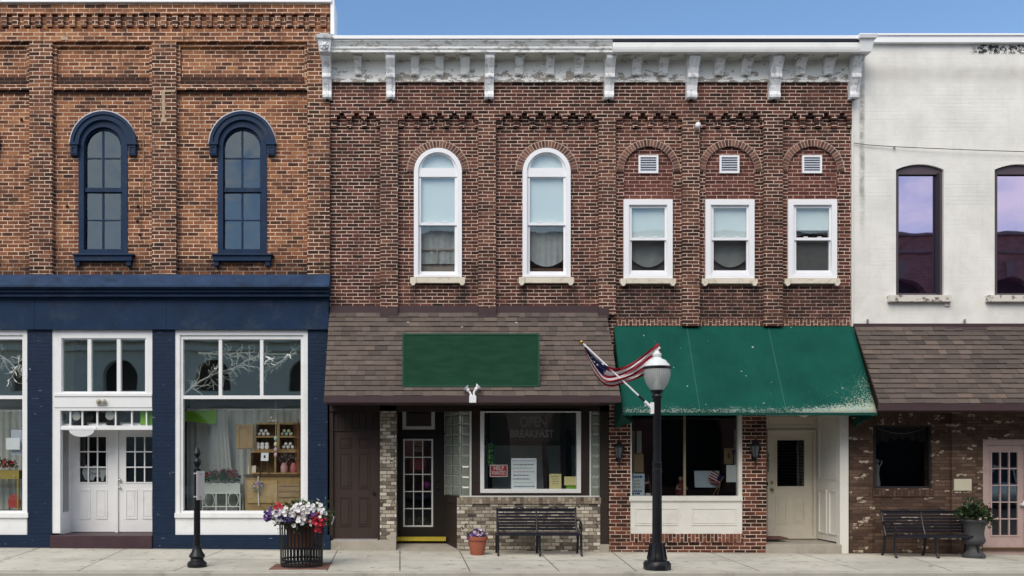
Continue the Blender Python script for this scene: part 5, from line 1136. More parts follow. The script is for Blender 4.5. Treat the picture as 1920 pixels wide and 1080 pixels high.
def leaves(mb, c, n, rad, size, rnd, squash=.6, inner=.3, down=.15, sx=1.0):
    for _ in range(n):
        a = rnd.random() * 6.283; ph = math.acos(1 - rnd.random() * (1 + down)); r = rad * (inner + (1 - inner) * rnd.random() ** .5); dv = Vector((math.cos(a) * math.sin(ph) * sx, math.sin(a) * math.sin(ph), math.cos(ph) * squash)); q = Vector(c) + dv * r
        d = (dv + Vector((rnd.uniform(-.7, .7), rnd.uniform(-.7, .7), rnd.uniform(-.5, .6)))).normalized(); t = d.orthogonal().normalized(); t = (t + Vector((rnd.uniform(-1, 1), rnd.uniform(-1, 1), 0)) * .6).normalized(); sd_ = d.cross(t).normalized(); s = size * rnd.uniform(.6, 1.3)
        mb.face([q, q + d * s * .5 + sd_ * s * .32, q + d * s - t * s * .12, q + d * s * .5 - sd_ * s * .32])
rn = random.Random(11)
PY = -2.35; PP = lambda px, py: W(px, py, PY); cx = PP(565.5, 0).x; b3 = Vector((cx, PY, ground(cx, PY)))
PL = thing('planter', 'black slatted bin planter overflowing with white red and purple petunias', 'planter', b3)
hp = lambda py: PP(0, py).z - b3.z
rt, rb_ = .355, .335; zt = hp(979)
m = MB(); ns = 36
for k in range(ns):
    a = 2 * math.pi * k / ns; c_, s2 = math.cos(a), math.sin(a); e = Vector((-s2, c_, 0)) * .013; o_ = Vector((c_, s2, 0))
    P0 = [b3 + o_ * rb_ + Vector((0, 0, .03)), b3 + o_ * (rb_ + .004) + Vector((0, 0, .35)), b3 + o_ * rt + Vector((0, 0, zt))]
    for u, v in zip(P0, P0[1:]): m.hexa([u - e, u + e, v + e, v - e], [u - e + o_ * .006, u + e + o_ * .006, v + e + o_ * .006, v - e + o_ * .006])
m.build('slats', BLACKM, PL)
def hoop(mb, c, r, z, th=.013, w_=.02, seg=36):
    q = [(r - th, z), (r + th * .2, z), (r + th * .2, z + w_), (r - th, z + w_), (r - th, z)]; c = Vector(c); rings = [[mb.v(c + Vector((rr * math.cos(6.2832 * k / seg), rr * math.sin(6.2832 * k / seg), zz))) for k in range(seg)] for rr, zz in q[:4]]
    for i in range(4):
        A, B = rings[i], rings[(i + 1) % 4]
        for k in range(seg): mb.bm.faces.new((A[k], A[(k + 1) % seg], B[(k + 1) % seg], B[k]))
for z, r in ((.02, rb_ - .004), (.1, rb_ - .004), (hp(1026), rb_ - .004), (zt - .03, rt)):
    m = MB(); hoop(m, b3, r, z, .016, .028); m.build('hoop', BLACKM, PL)
m = MB(); m.lathe(b3, [(.2, hp(1025)), (.225, hp(1000)), (.29, hp(982)), (.3, hp(978)), (.27, hp(978)), (.25, hp(984))], 24); m.build('liner_pot', RUST, PL, smooth=True)
cc = b3 + Vector((0, 0, zt + .03))
m = MB(); leaves(m, cc, 1300, .44, .055, rn, .72, .1, .25)
for k in range(26):
    a = rn.uniform(0, 6.28); q = cc + Vector((.34 * math.cos(a), .34 * math.sin(a), .05)); e = q + Vector((math.cos(a) * rn.uniform(.08, .2), math.sin(a) * rn.uniform(.08, .2), rn.uniform(-.22, .25))); m.tube([q, q.lerp(e, .5) + Vector((0, 0, .05)), e], .004, 4); leaves(m, e, 7, .05, .045, rn, 1, .2, 1)
m.build('foliage', LEAF, PL)
def cl(cxp, cyp, sx, sz, sy=.25):
    c = PP(cxp, cyp)
    def f(r):
        dv = Vector((r.gauss(0, .5), -abs(r.gauss(0, .55)) - .1, r.gauss(0, .5))); dv = dv.normalized() * min(1, dv.length); q = Vector((c.x + dv.x * sx, PY - .28 + dv.y * sy, c.z + dv.z * sz)); return q, dv + Vector((0, -.6, .4))
    return f
m = MB()
blooms(m, cc, 46, .47, .037, rn, .82)
for cl_, n in ((cl(560, 957, .3, .14), 44), (cl(578, 950, .26, .12), 26), (cl(528, 962, .14, .1), 16), (cl(572, 972, .1, .09), 14), (cl(608, 958, .08, .1), 8)): blooms(m, cc, n, 0, .037, rn, pts=cl_)
m.build('white_blossoms', PET_W, PL)
m = MB()
for cl_, n in ((cl(600, 972, .15, .14), 34), (cl(603, 984, .08, .08), 10), (cl(530, 946, .08, .05), 6), (cl(566, 956, .05, .05), 4)): blooms(m, cc, n, 0, .036, rn, pts=cl_)
m.build('red_blossoms', PET_R, PL)
m = MB()
for cl_, n in ((cl(512, 962, .1, .1), 22), (cl(546, 968, .18, .07), 26), (cl(590, 964, .12, .07), 10), (cl(525, 952, .12, .08), 8)): blooms(m, cc, n, 0, .036, rn, pts=cl_)
m.build('purple_blossoms', PET_P, PL)
m = MB(); a, b = PP(512, 0).x, PP(618, 0).x
m.box(a, b, PY - .42, PY + .5, -.15, b3.z + .004); tag(m.build('brick_paving', brick('paver_brick', .2, .1, .012, [(0, (.13, .06, .045)), (1, (.25, .13, .1))], (.2, .18, .15)), None), kind='structure')

TP = -.72; ct = W(895, 0, TP); bt = Vector((ct.x, TP, ground(ct.x, TP))); sT = .19
T1 = thing('flower_pot', 'terracotta pot of lilac and purple pansies against the tan brick wall', 'flower pot', bt)
m = MB(); m.lathe(bt, [(.115, 0), (.125, .02), (.165, .26), (.165, .262), (.185, .265), (.19, .275), (.19, .33), (.178, .335), (.165, .33), (.16, .29)], 28); m.build('pot', TERRA, T1, smooth=True)
m = MB(); ctt = bt + Vector((0, 0, .33)); leaves(m, ctt, 260, .17, .05, rn, .6, .1, .1); m.build('foliage', LEAF, T1)
m = MB(); blooms(m, ctt, 26, .17, .034, rn, .95); m.build('lilac_blossoms', PET_L, T1)
m = MB(); blooms(m, ctt + Vector((-.03, -.02, -.02)), 22, .165, .033, rn, .8); m.build('purple_blossoms', PET_P, T1)

UY = -.75; cu = W(1826, 0, UY); bu = Vector((cu.x, UY, ground(cu.x, UY)))
U1 = thing('urn', 'charcoal pedestal urn with dark leafy plant and pale flowers beside pink door', 'urn', bu)
m = MB(); m.lathe(bu, [(.0, 0), (.185, 0), (.185, .05), (.16, .075), (.105, .14), (.09, .19), (.1, .22), (.15, .25), (.18, .29), (.185, .33), (.165, .38), (.16, .45), (.175, .56), (.21, .645), (.235, .66), (.235, .69), (.2, .695), (.19, .66)], 32); m.build('urn_body', URNM, U1, smooth=True)
m = MB(); cu_ = bu + Vector((.0, 0, .72)); leaves(m, cu_, 420, .27, .085, rn, .8, .05, .1); leaves(m, cu_ + Vector((.14, -.1, -.07)), 110, .18, .06, rn, .7, .1, .7)
for k in range(9): a = rn.uniform(0, 6.28); q = cu_ + Vector((.12 * math.cos(a), .12 * math.sin(a), .12)); e = q + Vector((rn.uniform(-.18, .18), rn.uniform(-.1, .1), rn.uniform(.08, .2))); m.tube([q, q.lerp(e, .5) + Vector((0, 0, .03)), e], .004, 4); leaves(m, e, 10, .05, .05, rn, 1, .2, 1)
m.build('foliage', island('dark_leaf', [(0, (.008, .018, .006)), (.7, (.025, .05, .016)), (1, (.07, .12, .04))], .6, .1), U1)
m = MB(); blooms(m, cu_ + Vector((-.02, 0, 0)), 8, .26, .028, rn, .9); blooms(m, cu_ + Vector((.17, -.12, -.05)), 8, .15, .032, rn, .9); m.build('pale_blossoms', PET_C, U1)
m = MB(); blooms(m, cu_ + Vector((.2, -.02, .16)), 7, .07, .04, rn, 1.2); m.build('red_blossoms', PET_R, U1)

# ------------------------------------------------------------------ benches
def bench(loc, label):
    o = Vector(loc); t = thing('park_bench', label, 'bench', o, 'black metal benches against the shop walls'); Wd = 1.48
    def V(x, y, z): return o + Vector((x, y, z))         # y=0 front legs, + towards the wall
    m = MB()
    for k in range(7):
        z = .43 + k * .055; y = .40 + k * .018; m.box(o.x + .02, o.x + Wd - .02, o.y + y, o.y + y + .008, o.z + z, o.z + z + .038)
    m.build('backrest', BENCHM, t)
    m = MB()
    for k in range(8): y = -.02 + k * .052; z = .392 + (.012 if 0 < k < 7 else 0) - k * .003; m.box(o.x + .02, o.x + Wd - .02, o.y + y, o.y + y + .04, o.z + z, o.z + z + .012)
    m.box(o.x, o.x + Wd, o.y - .03, o.y - .018, o.z + .365, o.z + .402); m.build('seat', BENCHM, t)
    m = MB()
    for x in (.02, Wd / 2, Wd - .02): m.tube([V(x, .36, .37), V(x, .43, .52), V(x, .5, .72), V(x, .52, .80)], .022, 8, .017); m.ball(V(x, .525, .815), .022, 8, 6)
    m.tube([V(0, .51, .81), V(Wd, .51, .81)], .014, 8)
    for x in (.42, 1.06): m.tube([V(x - .1, .512, .825), V(x, .514, .845), V(x + .1, .512, .825)], .014, 6)
    m.build('back_frame', BLACKM, t)
    for x in (0, Wd / 2, Wd):
        m = MB(); m.tube([V(x, .0, .38), V(x, .01, .25), V(x, -.012, .1), V(x, -.03, .035), V(x, -.06, .012), V(x, -.085, .02)], .024, 8, .017); m.build('leg', BLACKM, t, smooth=True)
        m = MB(); m.tube([V(x, .37, .38), V(x, .365, .25), V(x, .395, .1), V(x, .42, .035), V(x, .45, .012), V(x, .47, .02)], .024, 8, .017); m.build('leg', BLACKM, t, smooth=True)
        m = MB(); m.tube([V(x, -.02, .375), V(x, .38, .36)], .014, 6); m.build('stretcher', BLACKM, t)
    for x in (0, Wd):
        m = MB(); m.tube([V(x, .45, .6), V(x, .3, .63), V(x, .12, .62), V(x, .01, .585), V(x, -.03, .535), V(x, .0, .5), V(x, .035, .525)], .016, 8); m.tube([V(x, .0, .39), V(x, -.02, .47), V(x, .02, .58)], .014, 6)
        m.tube([V(x, .12, .61), V(x, .2, .5), V(x, .12, .43), V(x, .07, .5), V(x, .13, .53)], .01, 6); m.build('armrest', BLACKM, t, smooth=True)
    return t
def bench_at(px): X = W(px, 0, -.86).x; return (X, -.86, ground(X + .7, -.6) + .0)
b1 = bench((W(934, 0, -.86).x, -.86, ground(1.0, -.7)), 'black slatted metal bench by the terracotta flower pot below the cafe window')
bench((W(1678, 0, -.86).x, -.86, ground(8.0, -.7)), 'black slatted metal bench by the charcoal urn in front of dark brown brick')
# ------------------------------------------------------------------ goods in the blue shop's windows
SHZ = W(0, 961, .1).z                # top of the display shelf
G1 = 'display in the blue shop window'
def wood_frame_box(mb, x0, x1, y0, y1, z0, z1, t=.025, shelves=(), back=True):
    mb.box(x0, x0 + t, y0, y1, z0, z1); mb.box(x1 - t, x1, y0, y1, z0, z1); mb.box(x0 + t, x1 - t, y0, y1, z0, z0 + t); mb.box(x0 + t, x1 - t, y0, y1, z1 - t, z1)
    for s in shelves: mb.box(x0 + t, x1 - t, y0, y1, s - t / 2, s + t / 2)
    if back: mb.box(x0 + t, x1 - t, y1 - .012, y1, z0 + t, z1 - t)
def at(px, py, y): return W(px, py, y)
# long curtains
def curtain(x0, x1, top, label, y=1.0, mat=CURT):
    a, b = at(x0, top, y), at(x1, top, y); t = thing('curtain', label, 'curtain', ((a.x + b.x) / 2, y, SHZ)); m = MB(); wavy(m, a.x, b.x, a.z, SHZ, y, .045, .13, 160); m.build('cloth', mat, t, smooth=True)
    m = MB(); m.tube([(a.x, y, a.z - .03), (b.x, y, a.z - .03)], .012, 8); m.build('rod', VINYL, t)
curtain(336, 590, 766, 'pale gauze curtain behind the shelves in the blue shop window')
curtain(-180, 50, 768, 'pale gauze curtain behind the yellow table in the window at the picture edge')
# drawn-aside bright curtain panel
t = thing('curtain', 'white curtain panel drawn aside behind the red geraniums', 'curtain', at(415, 960, .78)); m = MB(); prev = None
for i in range(19):
    f = i / 18; px = lambda k: 396 + f * (30 + 6 * k) + 14 * k * k * f
    cur = [m.v((at(px(k / 6), 0, .78).x, .78 + .03 * math.sin(i * 1.6), at(0, 768, .78).z + (SHZ - at(0, 768, .78).z) * k / 6)) for k in range(7)]
    if prev:
        for k in range(6): m.bm.faces.new((prev[k], cur[k], cur[k + 1], prev[k + 1]))
    prev = cur
m.build('cloth', cloth('white_curtain', (.72, .74, .72), .4), t, smooth=True)
# wooden cabinets
t = thing('shelf_unit', 'open wooden shelf of yarn balls topmost of the stacked cabinets', 'shelf', at(515, 845, .8)); y0, y1 = .55, .9
m = MB(); a, b = at(478, 793, .6), at(566, 845, .6); wood_frame_box(m, a.x, b.x, y0, y1, b.z, a.z, .03, ((a.z + b.z) / 2,)); m.box((a.x + b.x) / 2 - .02, (a.x + b.x) / 2 + .03, y0 - .003, y1, b.z + .03, a.z - .03); m.build('carcass', WOOD, t)
m = MB(); c, d_ = at(443, 796, .52), at(476, 842, .52); m.box(c.x, d_.x, .5, .53, d_.z, c.z); m.frame((445, 798, 474, 840), (448, 801, 471, 837), .485, .5); m.build('door', WOOD, t); shelf_z = ((a.z + b.z) / 2 + .015, b.z + .03, a.z)
t = thing('cabinet', 'wooden open cabinet between the yarn shelf and the bottom cabinet', 'cabinet', at(515, 890, .8)); m = MB(); a, b = at(468, 845.5, .55), at(566, 889, .55); wood_frame_box(m, a.x, b.x, .5, .95, b.z, a.z, .03); m.box(a.x + (b.x - a.x) * .48, a.x + (b.x - a.x) * .51, .52, .94, b.z + .03, a.z - .03); m.build('carcass', WOOD, t); cab2 = b.z
t = thing('cabinet', 'wooden bottom cabinet with a wide door and drawers', 'cabinet', at(515, 960, .8)); m = MB(); a, b = at(460, 890, .5), at(566, 961, .5); m.box(a.x, b.x, .48, .98, SHZ, a.z - .03); m.build('carcass', WOOD, t)
m = MB(); m.box(a.x - .03, b.x + .03, .45, 1.0, a.z - .03, a.z); m.build('top', WOODD, t)
m = MB(); m.pbox(464, 901, 520, 943, .46, .48); m.build('door', plain('light_wood', (.42, .3, .14), .6, .35, 9, dirt=(.25, .17, .08)), t)
for q in (902, 912.5, 923): m = MB(); m.pbox(523, q, 561, q + 9, .462, .48); m.build('drawer', WOOD, t)
# yarn
def yarn(c, r, mat, label, grp='yarn balls on the wooden shelf'):
    m = MB(); m.ball(c, r, 12, 8); o = m.build('yarn_ball', mat, None, smooth=True, origin=Vector(c) - Vector((0, 0, r))); return tag(o, label, 'yarn ball', grp)
for (px0, n, z, mat, lb) in ((480, 3, shelf_z[0], YARN_W, 'white yarn ball piled on the left upper shelf'), (523, 3, shelf_z[0], YARN_C, 'pastel yarn ball piled on the right upper shelf'), (526, 3, shelf_z[1], YARN_W, 'white yarn ball piled on the right lower shelf')):
    r = .036
    for row in range(2):
        for k in range(n - row):
            c = at(px0 + 6 + k * 8.4 + row * 4.2, 0, .66); yarn((c.x, .66, z + r + row * r * 1.75), r, mat, lb)
for k in range(3):
    c = at(484 + k * 8.5, 0, .66)
    m = MB(); m.tube([(c.x, .6, shelf_z[1] + .04), (c.x, .76, shelf_z[1] + .04)], .04, 10); m.tube([(c.x, .61, shelf_z[1] + .1), (c.x, .75, shelf_z[1] + .1)], .035, 10); tag(m.build('yarn_skein', YARN_W, None, smooth=True, origin=(c.x, .68, shelf_z[1])), 'white skein of yarn stacked on the left lower shelf', 'yarn skein', 'yarn skeins on the lower shelf')
for k, (dx, mat) in enumerate(((0, YARN_C), (7, YARN_W), (14, YARN_C))):
    c = at(505 + dx, 0, .7); yarn((c.x, .7, shelf_z[2] + .035), .035, mat, 'yarn ball lying on top of the wooden shelf', 'yarn balls on top of the shelf')
yarn((at(509, 0, .7).x, .7, shelf_z[2] + .098), .035, YARN_W, 'white yarn ball crowning the little pile on the shelf top', 'yarn balls on top of the shelf')
# pictures, vases
def card(px0, py0, px1, py1, y, label, mark=INKG, name='picture_card', cat='card', mat=PAPER, lean=.03):
    a, b = at(px0, py0, y), at(px1, py1, y); t = thing(name, label, cat, ((a.x + b.x) / 2, y, b.z)); m = MB(); m.hexa([(a.x, y, b.z), (b.x, y, b.z), (b.x, y + lean, a.z), (a.x, y + lean, a.z)], [(a.x, y + .008, b.z), (b.x, y + .008, b.z), (b.x, y + lean + .008, a.z), (a.x, y + lean + .008, a.z)]); m.build('sheet', mat, t)
    if mark:
        w_ = b.x - a.x; h = a.z - b.z; m = MB(); k = .5; m.hexa([(a.x + w_ * .35, y - .002 + lean * .35, b.z + h * .35), (a.x + w_ * .65, y - .002 + lean * .35, b.z + h * .35), (a.x + w_ * .6, y - .002 + lean * .7, b.z + h * .7), (a.x + w_ * .4, y - .002 + lean * .7, b.z + h * .7)], [(a.x + w_ * .35, y + lean * .35, b.z + h * .35), (a.x + w_ * .65, y + lean * .35, b.z + h * .35), (a.x + w_ * .6, y + lean * .7, b.z + h * .7), (a.x + w_ * .4, y + lean * .7, b.z + h * .7)]); m.build('marking', mark, t)
    return t
E = thing('easel', 'small dark wooden easel standing on the bottom cabinet', 'easel', at(496, 889, .5)); m = MB(); z0 = cab2 + .0; cz = at(0, 864, .5).z
for dx in (-8, 8): m.tube([at(496 + dx, 0, .5) * 1, ] if False else [(at(496 + dx, 0, .5).x, .48, z0), (at(496 + dx * .45, 0, .5).x, .5, cz + .1)], .009, 6)
m.box(at(488, 0, .5).x, at(504, 0, .5).x, .47, .49, cz - .012, cz); m.build('legs', WOODD, E)
card(489, 849, 503, 864, .46, 'white picture card standing on the small easel', INKK)
card(465, 873, 479.5, 889, .52, 'cream card leaning at the left end of the bottom cabinet', None, mat=plain('cream_card', (.6, .56, .46), .8, .1, 9))
for k, (px, mat, lb) in enumerate(((533, PET_L, 'pink glass vase of sprigs beside the red vase'), (551, PET_R, 'red glass vase of sprigs at the right end of the cabinet'))):
    c = at(px, 889, .6); t = thing('vase', lb, 'vase', (c.x, .6, cab2 + .0)); m = MB(); m.lathe((c.x, .6, cab2), [(.055, 0), (.07, .05), (.075, .14), (.05, .2), (.05, .22)], 14); m.build('vase_body', plain('vase_glass', (.4, .12, .13) if k else (.5, .28, .28), .2, .1, 9), t, smooth=True); m = MB(); leaves(m, (c.x, .6, cab2 + .28), 90, .12, .04, rn, 1.1, .1, .5); m.build('sprigs', island('dry_sprig', [(0, (.12, .09, .08)), (1, (.5, .42, .4))], .8, .1), t)
m = MB(); c0 = at(517, 822, .4); zz = [at(0, q, .4).z for q in (822, 833, 843, 853)]
t = thing('garland', 'hanging string of pastel eggs in front of the wooden cabinets', 'ornament', (c0.x, .4, zz[-1])); m.tube([(c0.x, .4, at(0, 750, .4).z), (c0.x, .4, zz[-1])], .003, 5); m.build('string', VINYL, t)
for k, z in enumerate(zz): m = MB(); m.ball((c0.x, .4, z), .036, 10, 8, 1.3); m.build('egg', plain('pastel_egg', ((.35, .6, .5), (.65, .6, .4), (.6, .4, .55), (.6, .4, .45))[k], .4, .1, 9), t, smooth=True)
t = thing('wreath', 'small wreath of lilac flowers hanging on the bottom cabinet door', 'wreath', at(484, 930, .42)); c = at(484, 912, .43); m = MB(); leaves(m, c, 120, .1, .045, rn, 1, .2, 1); m.build('foliage', island('sage_leaf', [(0, (.2, .25, .2)), (1, (.45, .5, .42))], .8, .1), t); m = MB(); blooms(m, c, 22, .09, .024, rn, 1); m.build('blossoms', PET_L, t); m = MB(); e = at(485, 948, .43); m.tube([c, e], .012, 5); m.tube([at(484, 893, .43), c], .01, 5); m.build('ribbon', PAPER, t)
# white wicker planter with geraniums
y = .45; a, b = at(380, 907, y), at(450, 961, y); t = thing('plant_stand', 'white wicker plant stand holding red geraniums in the window', 'plant stand', ((a.x + b.x) / 2, y + .15, SHZ)); WK = plain('white_wicker', (.62, .66, .62), .6, .2, 30, bump=.4)
m = MB(); zm = at(0, 925, y).z; n = 32
for k in range(n): x = a.x + (b.x - a.x) * (k + .5) / n; m.tube([(x, y, zm), (x, y - .005, a.z + .02 * abs(math.sin(k * .5)))], .013, 5)
m.box(a.x, b.x, y + .01, y + .3, zm, a.z - .02); m.build('trough', WK, t)
m = MB(); zl = SHZ
for x in (a.x, a.x + (b.x - a.x) * .36, a.x + (b.x - a.x) * .64, b.x): m.tube([(x, y, zl), (x, y, zm)], .014, 6)
for z in (zm, zl + .09): m.tube([(a.x, y, z), (b.x, y, z)], .012, 6)
for f in (.18, .82):
    q = a.x + (b.x - a.x) * f; m.tube([(q + .1 * math.cos(k * .524), y, (zm + zl + .09) / 2 + .14 * math.sin(k * .524)) for k in range(13)], .009, 5)
for x in (a.x, b.x): m.tube([(x, y + .3, zl), (x, y + .3, zm)], .014, 6)
m.build('stand_frame', WK, t)
c = at(414, 897, y + .1); m = MB(); leaves(m, c, 420, .3, .07, rn, .5, .05, .3, 1.15); m.build('foliage', LEAF, t); m = MB()
for k in range(14): q = c + Vector((rn.uniform(-.3, .3), rn.uniform(-.18, .02), rn.uniform(.02, .15))); blooms(m, q, 12, .055, .022, rn, 1)
m.build('red_blossoms', island('geranium_petal', [(0, (.1, .012, .016)), (1, (.3, .03, .045))], .7, .1), t)
t = thing('lantern', 'black wire lantern hanging against the gauze curtain', 'lantern', at(372, 880, 1.2)); m = MB(); c = at(371, 865, 1.2); m.lathe(c, [(.05, -.1), (.11, -.04), (.12, .05), (.07, .14), (.02, .2), (.01, .3)], 8); m.build('cage', BLACKM, t)
# lime sign banner and twig bundle
t = thing('banner', 'lime green fabric banner hung behind glass in the blue shop window', 'banner', at(374, 796, .7)); m = MB(); a, b = at(345, 767, .7), at(405, 795, .7); m.hexa([(a.x, .7, b.z + .06), (b.x, .7, b.z), (b.x, .74, a.z - .02), (a.x, .74, a.z - .04)], [(a.x, .71, b.z + .06), (b.x, .71, b.z), (b.x, .75, a.z - .02), (a.x, .75, a.z - .04)]); m.build('cloth', LIME, t)
t = thing('twig_bundle', 'bundle of bare brown twigs standing at the right window edge', 'twigs', at(562, 890, .45)); m = MB()
for k in range(14): x = at(557 + rn.random() * 6, 0, .45).x; m.tube([(x, .45, cab2), (x + rn.uniform(-.1, .12), .42 + rn.random() * .1, at(0, 785 + rn.random() * 20, .45).z)], .006, 5)
m.build('twigs', plain('brown_twig', (.22, .1, .05), .8, .3, 20), t)
# white branches hung in the transoms
def branch(px0, py0, path, label, seed, n=26, ln=42):
    r = random.Random(seed); y = .16; t = thing('branch', label, 'branch', at(*path[0], y)); m = MB(); pts = [at(px, py, y + r.uniform(-.03, .05)) for px, py in path]; m.tube(pts, .021, 6, .008)
    def sub(p, d, l, rad, dep):
        q = [p]; 
        for k in range(4): d = (d + Vector((r.uniform(-.5, .5), r.uniform(-.4, .4), r.uniform(-.5, .5)))).normalized(); q.append(q[-1] + d * l / 4)
        m.tube(q, rad, 5, .005)
        if dep:
            for k in (1, 2, 3): sub(q[k], (d + Vector((r.uniform(-1, 1), r.uniform(-.5, .5), r.uniform(-1, 1)))).normalized(), l * .5, rad * .6, dep - 1)
    for k in range(n):
        f = r.random() * (len(pts) - 1.01); i = int(f); p = pts[i].lerp(pts[i + 1], f - i); d = (pts[i + 1] - pts[i]).normalized(); sub(p, (d + Vector((r.uniform(-1, .6), r.uniform(-.4, .4), r.uniform(-1.1, 1.0)))).normalized(), r.uniform(.12, ln / 100), .0115, 1)
    m.build('twigs', BRANCH, t)
branch(345, 738, [(346, 738), (375, 715), (405, 700), (440, 690), (470, 672), (495, 664), (558, 664)], 'white bare branch hung in the large blue shop window', 3, 34, 42)
branch(370, 665, [(372, 662), (410, 664), (450, 662), (482, 660)], 'thin white branch hung level above the larger white branch', 8, 20, 26)
branch(500, 690, [(556, 660), (530, 676), (505, 692), (485, 705)], 'white forked branch hanging at the right of the large window', 5, 12, 34)
branch(0, 650, [(-60, 640), (-20, 655), (10, 672), (30, 690), (42, 700)], 'tangled white branch hung in the window at the picture edge', 12, 40, 45)
# window at the picture edge
t = thing('table', 'yellow wooden table in the window at the picture edge', 'table', at(0, 960, .5)); m = MB(); a, b = at(-60, 882, .5), at(38, 898, .5); m.box(a.x, b.x, .45, .8, b.z, a.z); m.build('apron', plain('yellow_wood', (.34, .27, .07), .5, .2, 9), t)
for k, x in enumerate((a.x + .03, b.x - .03)):
    for yy in (.48, .77): m = MB(); m.tube([(x, yy, SHZ), (x, yy, b.z)], .025, 8); m.build('leg', plain('yellow_wood', (.34, .27, .07), .5, .2, 9), t)
m = MB()
for px in (0, 27): m.ball(at(px, 892, .44), .014, 8, 6)
m.build('drawer_knob', VINYL, t); tz = a.z
t = thing('flower_basket', 'basket of dark red flowers standing on the yellow table', 'flowers', (at(8, 0, .6).x, .6, tz)); m = MB(); c = Vector((at(6, 0, .6).x, .6, tz + .08)); leaves(m, c, 200, .22, .06, rn, .6, .1, .2); m.build('foliage', LEAF, t); m = MB()
blooms(m, c, 40, .22, .03, rn, .8); m.build('red_blossoms', PET_R, t)
t = thing('chair', 'small red rounded chair back below the yellow table', 'chair', at(27, 958, .7)); m = MB(); o = [(16, 952), (15, 940), (18, 930), (27, 925), (35, 930), (38, 940), (37, 952)]; m.plate(o, [], .66, .69); m.build('backrest', plain('red_chair', (.4, .06, .05), .5, .1, 9), t); m = MB()
for px in (18, 35): m.tube([(at(px, 0, .68).x, .68, SHZ), (at(px, 0, .68).x, .68, at(0, 945, .68).z)], .012, 6)
m.build('leg', WOODD, t)
card(11, 821, 37, 843, .12, 'white paper notice taped inside the window at the picture edge', None, 'notice', 'notice', PAPER, 0)
card(21, 806, 41, 853, .2, 'pale blue paper hanging behind the white notice', None, 'notice', 'notice', plain('pale_blue_paper', (.45, .52, .6), .8, .05, 9), 0)

# ------------------------------------------------------------------ cafe window
YW = .045
def rows_of_ink(mb, x0, x1, y0, n, dy, h, y, r, gap=.25):
    for k in range(n):
        x = x0 + r.random() * 3; yy = y0 + k * dy; end = x1 - r.random() * (x1 - x0) * .3
        while x < end: w_ = r.uniform(2.2, 6.5); mb.pbox(x, yy, min(x + w_, end), yy + h, y - .002, y); x += w_ + 1.2
t = thing('menu_board', 'large white handwritten menu sheet in the cafe window', 'menu', at(982, 917, YW)); m = MB(); m.pbox(958.5, 859, 1006, 918, YW, YW + .006); m.build('sheet', PAPER, t)
r4 = random.Random(4)
for nm, mat, y0, n in (('blue_writing', plain('pale_blue_ink', (.35, .42, .55), .8, .1, 9), 863, 1), ('grey_writing', INKG, 870, 1), ('green_writing', plain('pale_green_ink', (.4, .5, .45), .8, .1, 9), 877, 1), ('red_writing', plain('pale_red_ink', (.5, .36, .42), .8, .1, 9), 883.5, 1), ('dark_writing', INKG, 890, 2), ('green_writing', plain('pale_green_ink', (.45, .55, .42), .8, .1, 9), 904, 1), ('dark_writing', INKG, 911, 1)):
    m = MB(); rows_of_ink(m, 961, 1004, y0, n, 7, 2.1, YW, r4); m.build(nm, mat, t)
t = thing('help_wanted_sign', 'red and white HELP WANTED sign in the cafe window', 'sign', at(936, 894, YW)); m = MB(); m.pbox(918.5, 871.5, 951.5, 894, YW, YW + .006); m.build('board', plain('white_card', (.7, .68, .68), .6, .05, 9), t); m = MB(); m.pbox(919.8, 872.8, 950.2, 892.7, YW - .003, YW); m.build('red_field', REDS, t)
LW = plain('white_letters', (.75, .74, .74), .6, .05, 9)
text('lettering', 'HELP', at(935, 878, YW - .005), .11, LW, t, .19); text('lettering', 'WANTED', at(935, 887, YW - .005), .11, LW, t, .26)
t = thing('neon_sign', 'green and blue vertical neon OPEN sign in the cafe window', 'neon sign', at(919, 872, YW + .03)); m = MB(); m.frame((913, 830, 927.5, 874), (914.2, 831.2, 926.3, 872.8), YW + .03, YW + .045); m.build('blue_tube', plain('blue_neon_tube', (.03, .1, .17), .3, .1, 9), t); m = MB(); m.pbox(913.5, 830.5, 927, 873.5, YW + .05, YW + .06); m.build('backing', INKK, t)
for k, ch in enumerate('OPEN'): text('lettering', ch, at(920, 836.5 + k * 10.4, YW + .03), .115, NEONG, t, .085)
t = thing('neon_sign', 'large unlit neon OPEN BREAKFAST sign hanging high in the cafe window', 'neon sign', at(1005, 824, .12))
def outline_text(body, px, py, h, width, y, parent):
    cu = bpy.data.curves.new('t', 'FONT'); cu.body = body; cu.align_x = 'CENTER'; cu.align_y = 'CENTER'; cu.size = h; cu.fill_mode = 'NONE'; cu.bevel_depth = .0045; cu.bevel_resolution = 1
    ob = bpy.data.objects.new('t', cu); COL.objects.link(ob); me = bpy.data.meshes.new_from_object(ob.evaluated_get(bpy.context.evaluated_depsgraph_get())); bpy.data.objects.remove(ob); bpy.data.curves.remove(cu)
    me.transform(Matrix.Rotation(R(90), 4, 'X')); xs = [v.co.x for v in me.vertices]; me.transform(Matrix.Diagonal((width / (max(xs) - min(xs)), 1, 1, 1))); ob = bpy.data.objects.new('lettering', me); COL.objects.link(ob); me.materials.clear(); me.materials.append(NEON); ob.parent = parent; c = at(px, py, y); ob.location = c - ORG[parent.name]; ORG[ob.name] = c
outline_text('OPEN', 1000, 792, .27, .5, .12, t); outline_text('BREAKFAST', 997, 814, .19, .82, .12, t)
m = MB(); m.frame((967, 778, 1034, 803), (967.6, 778.6, 1033.4, 802.4), .12, .126); m.frame((947, 805, 1044, 825), (947.6, 805.6, 1043.4, 824.4), .12, .126); m.build('tube_border', plain('dim_tube', (.16, .16, .15), .4, .1, 9), t)
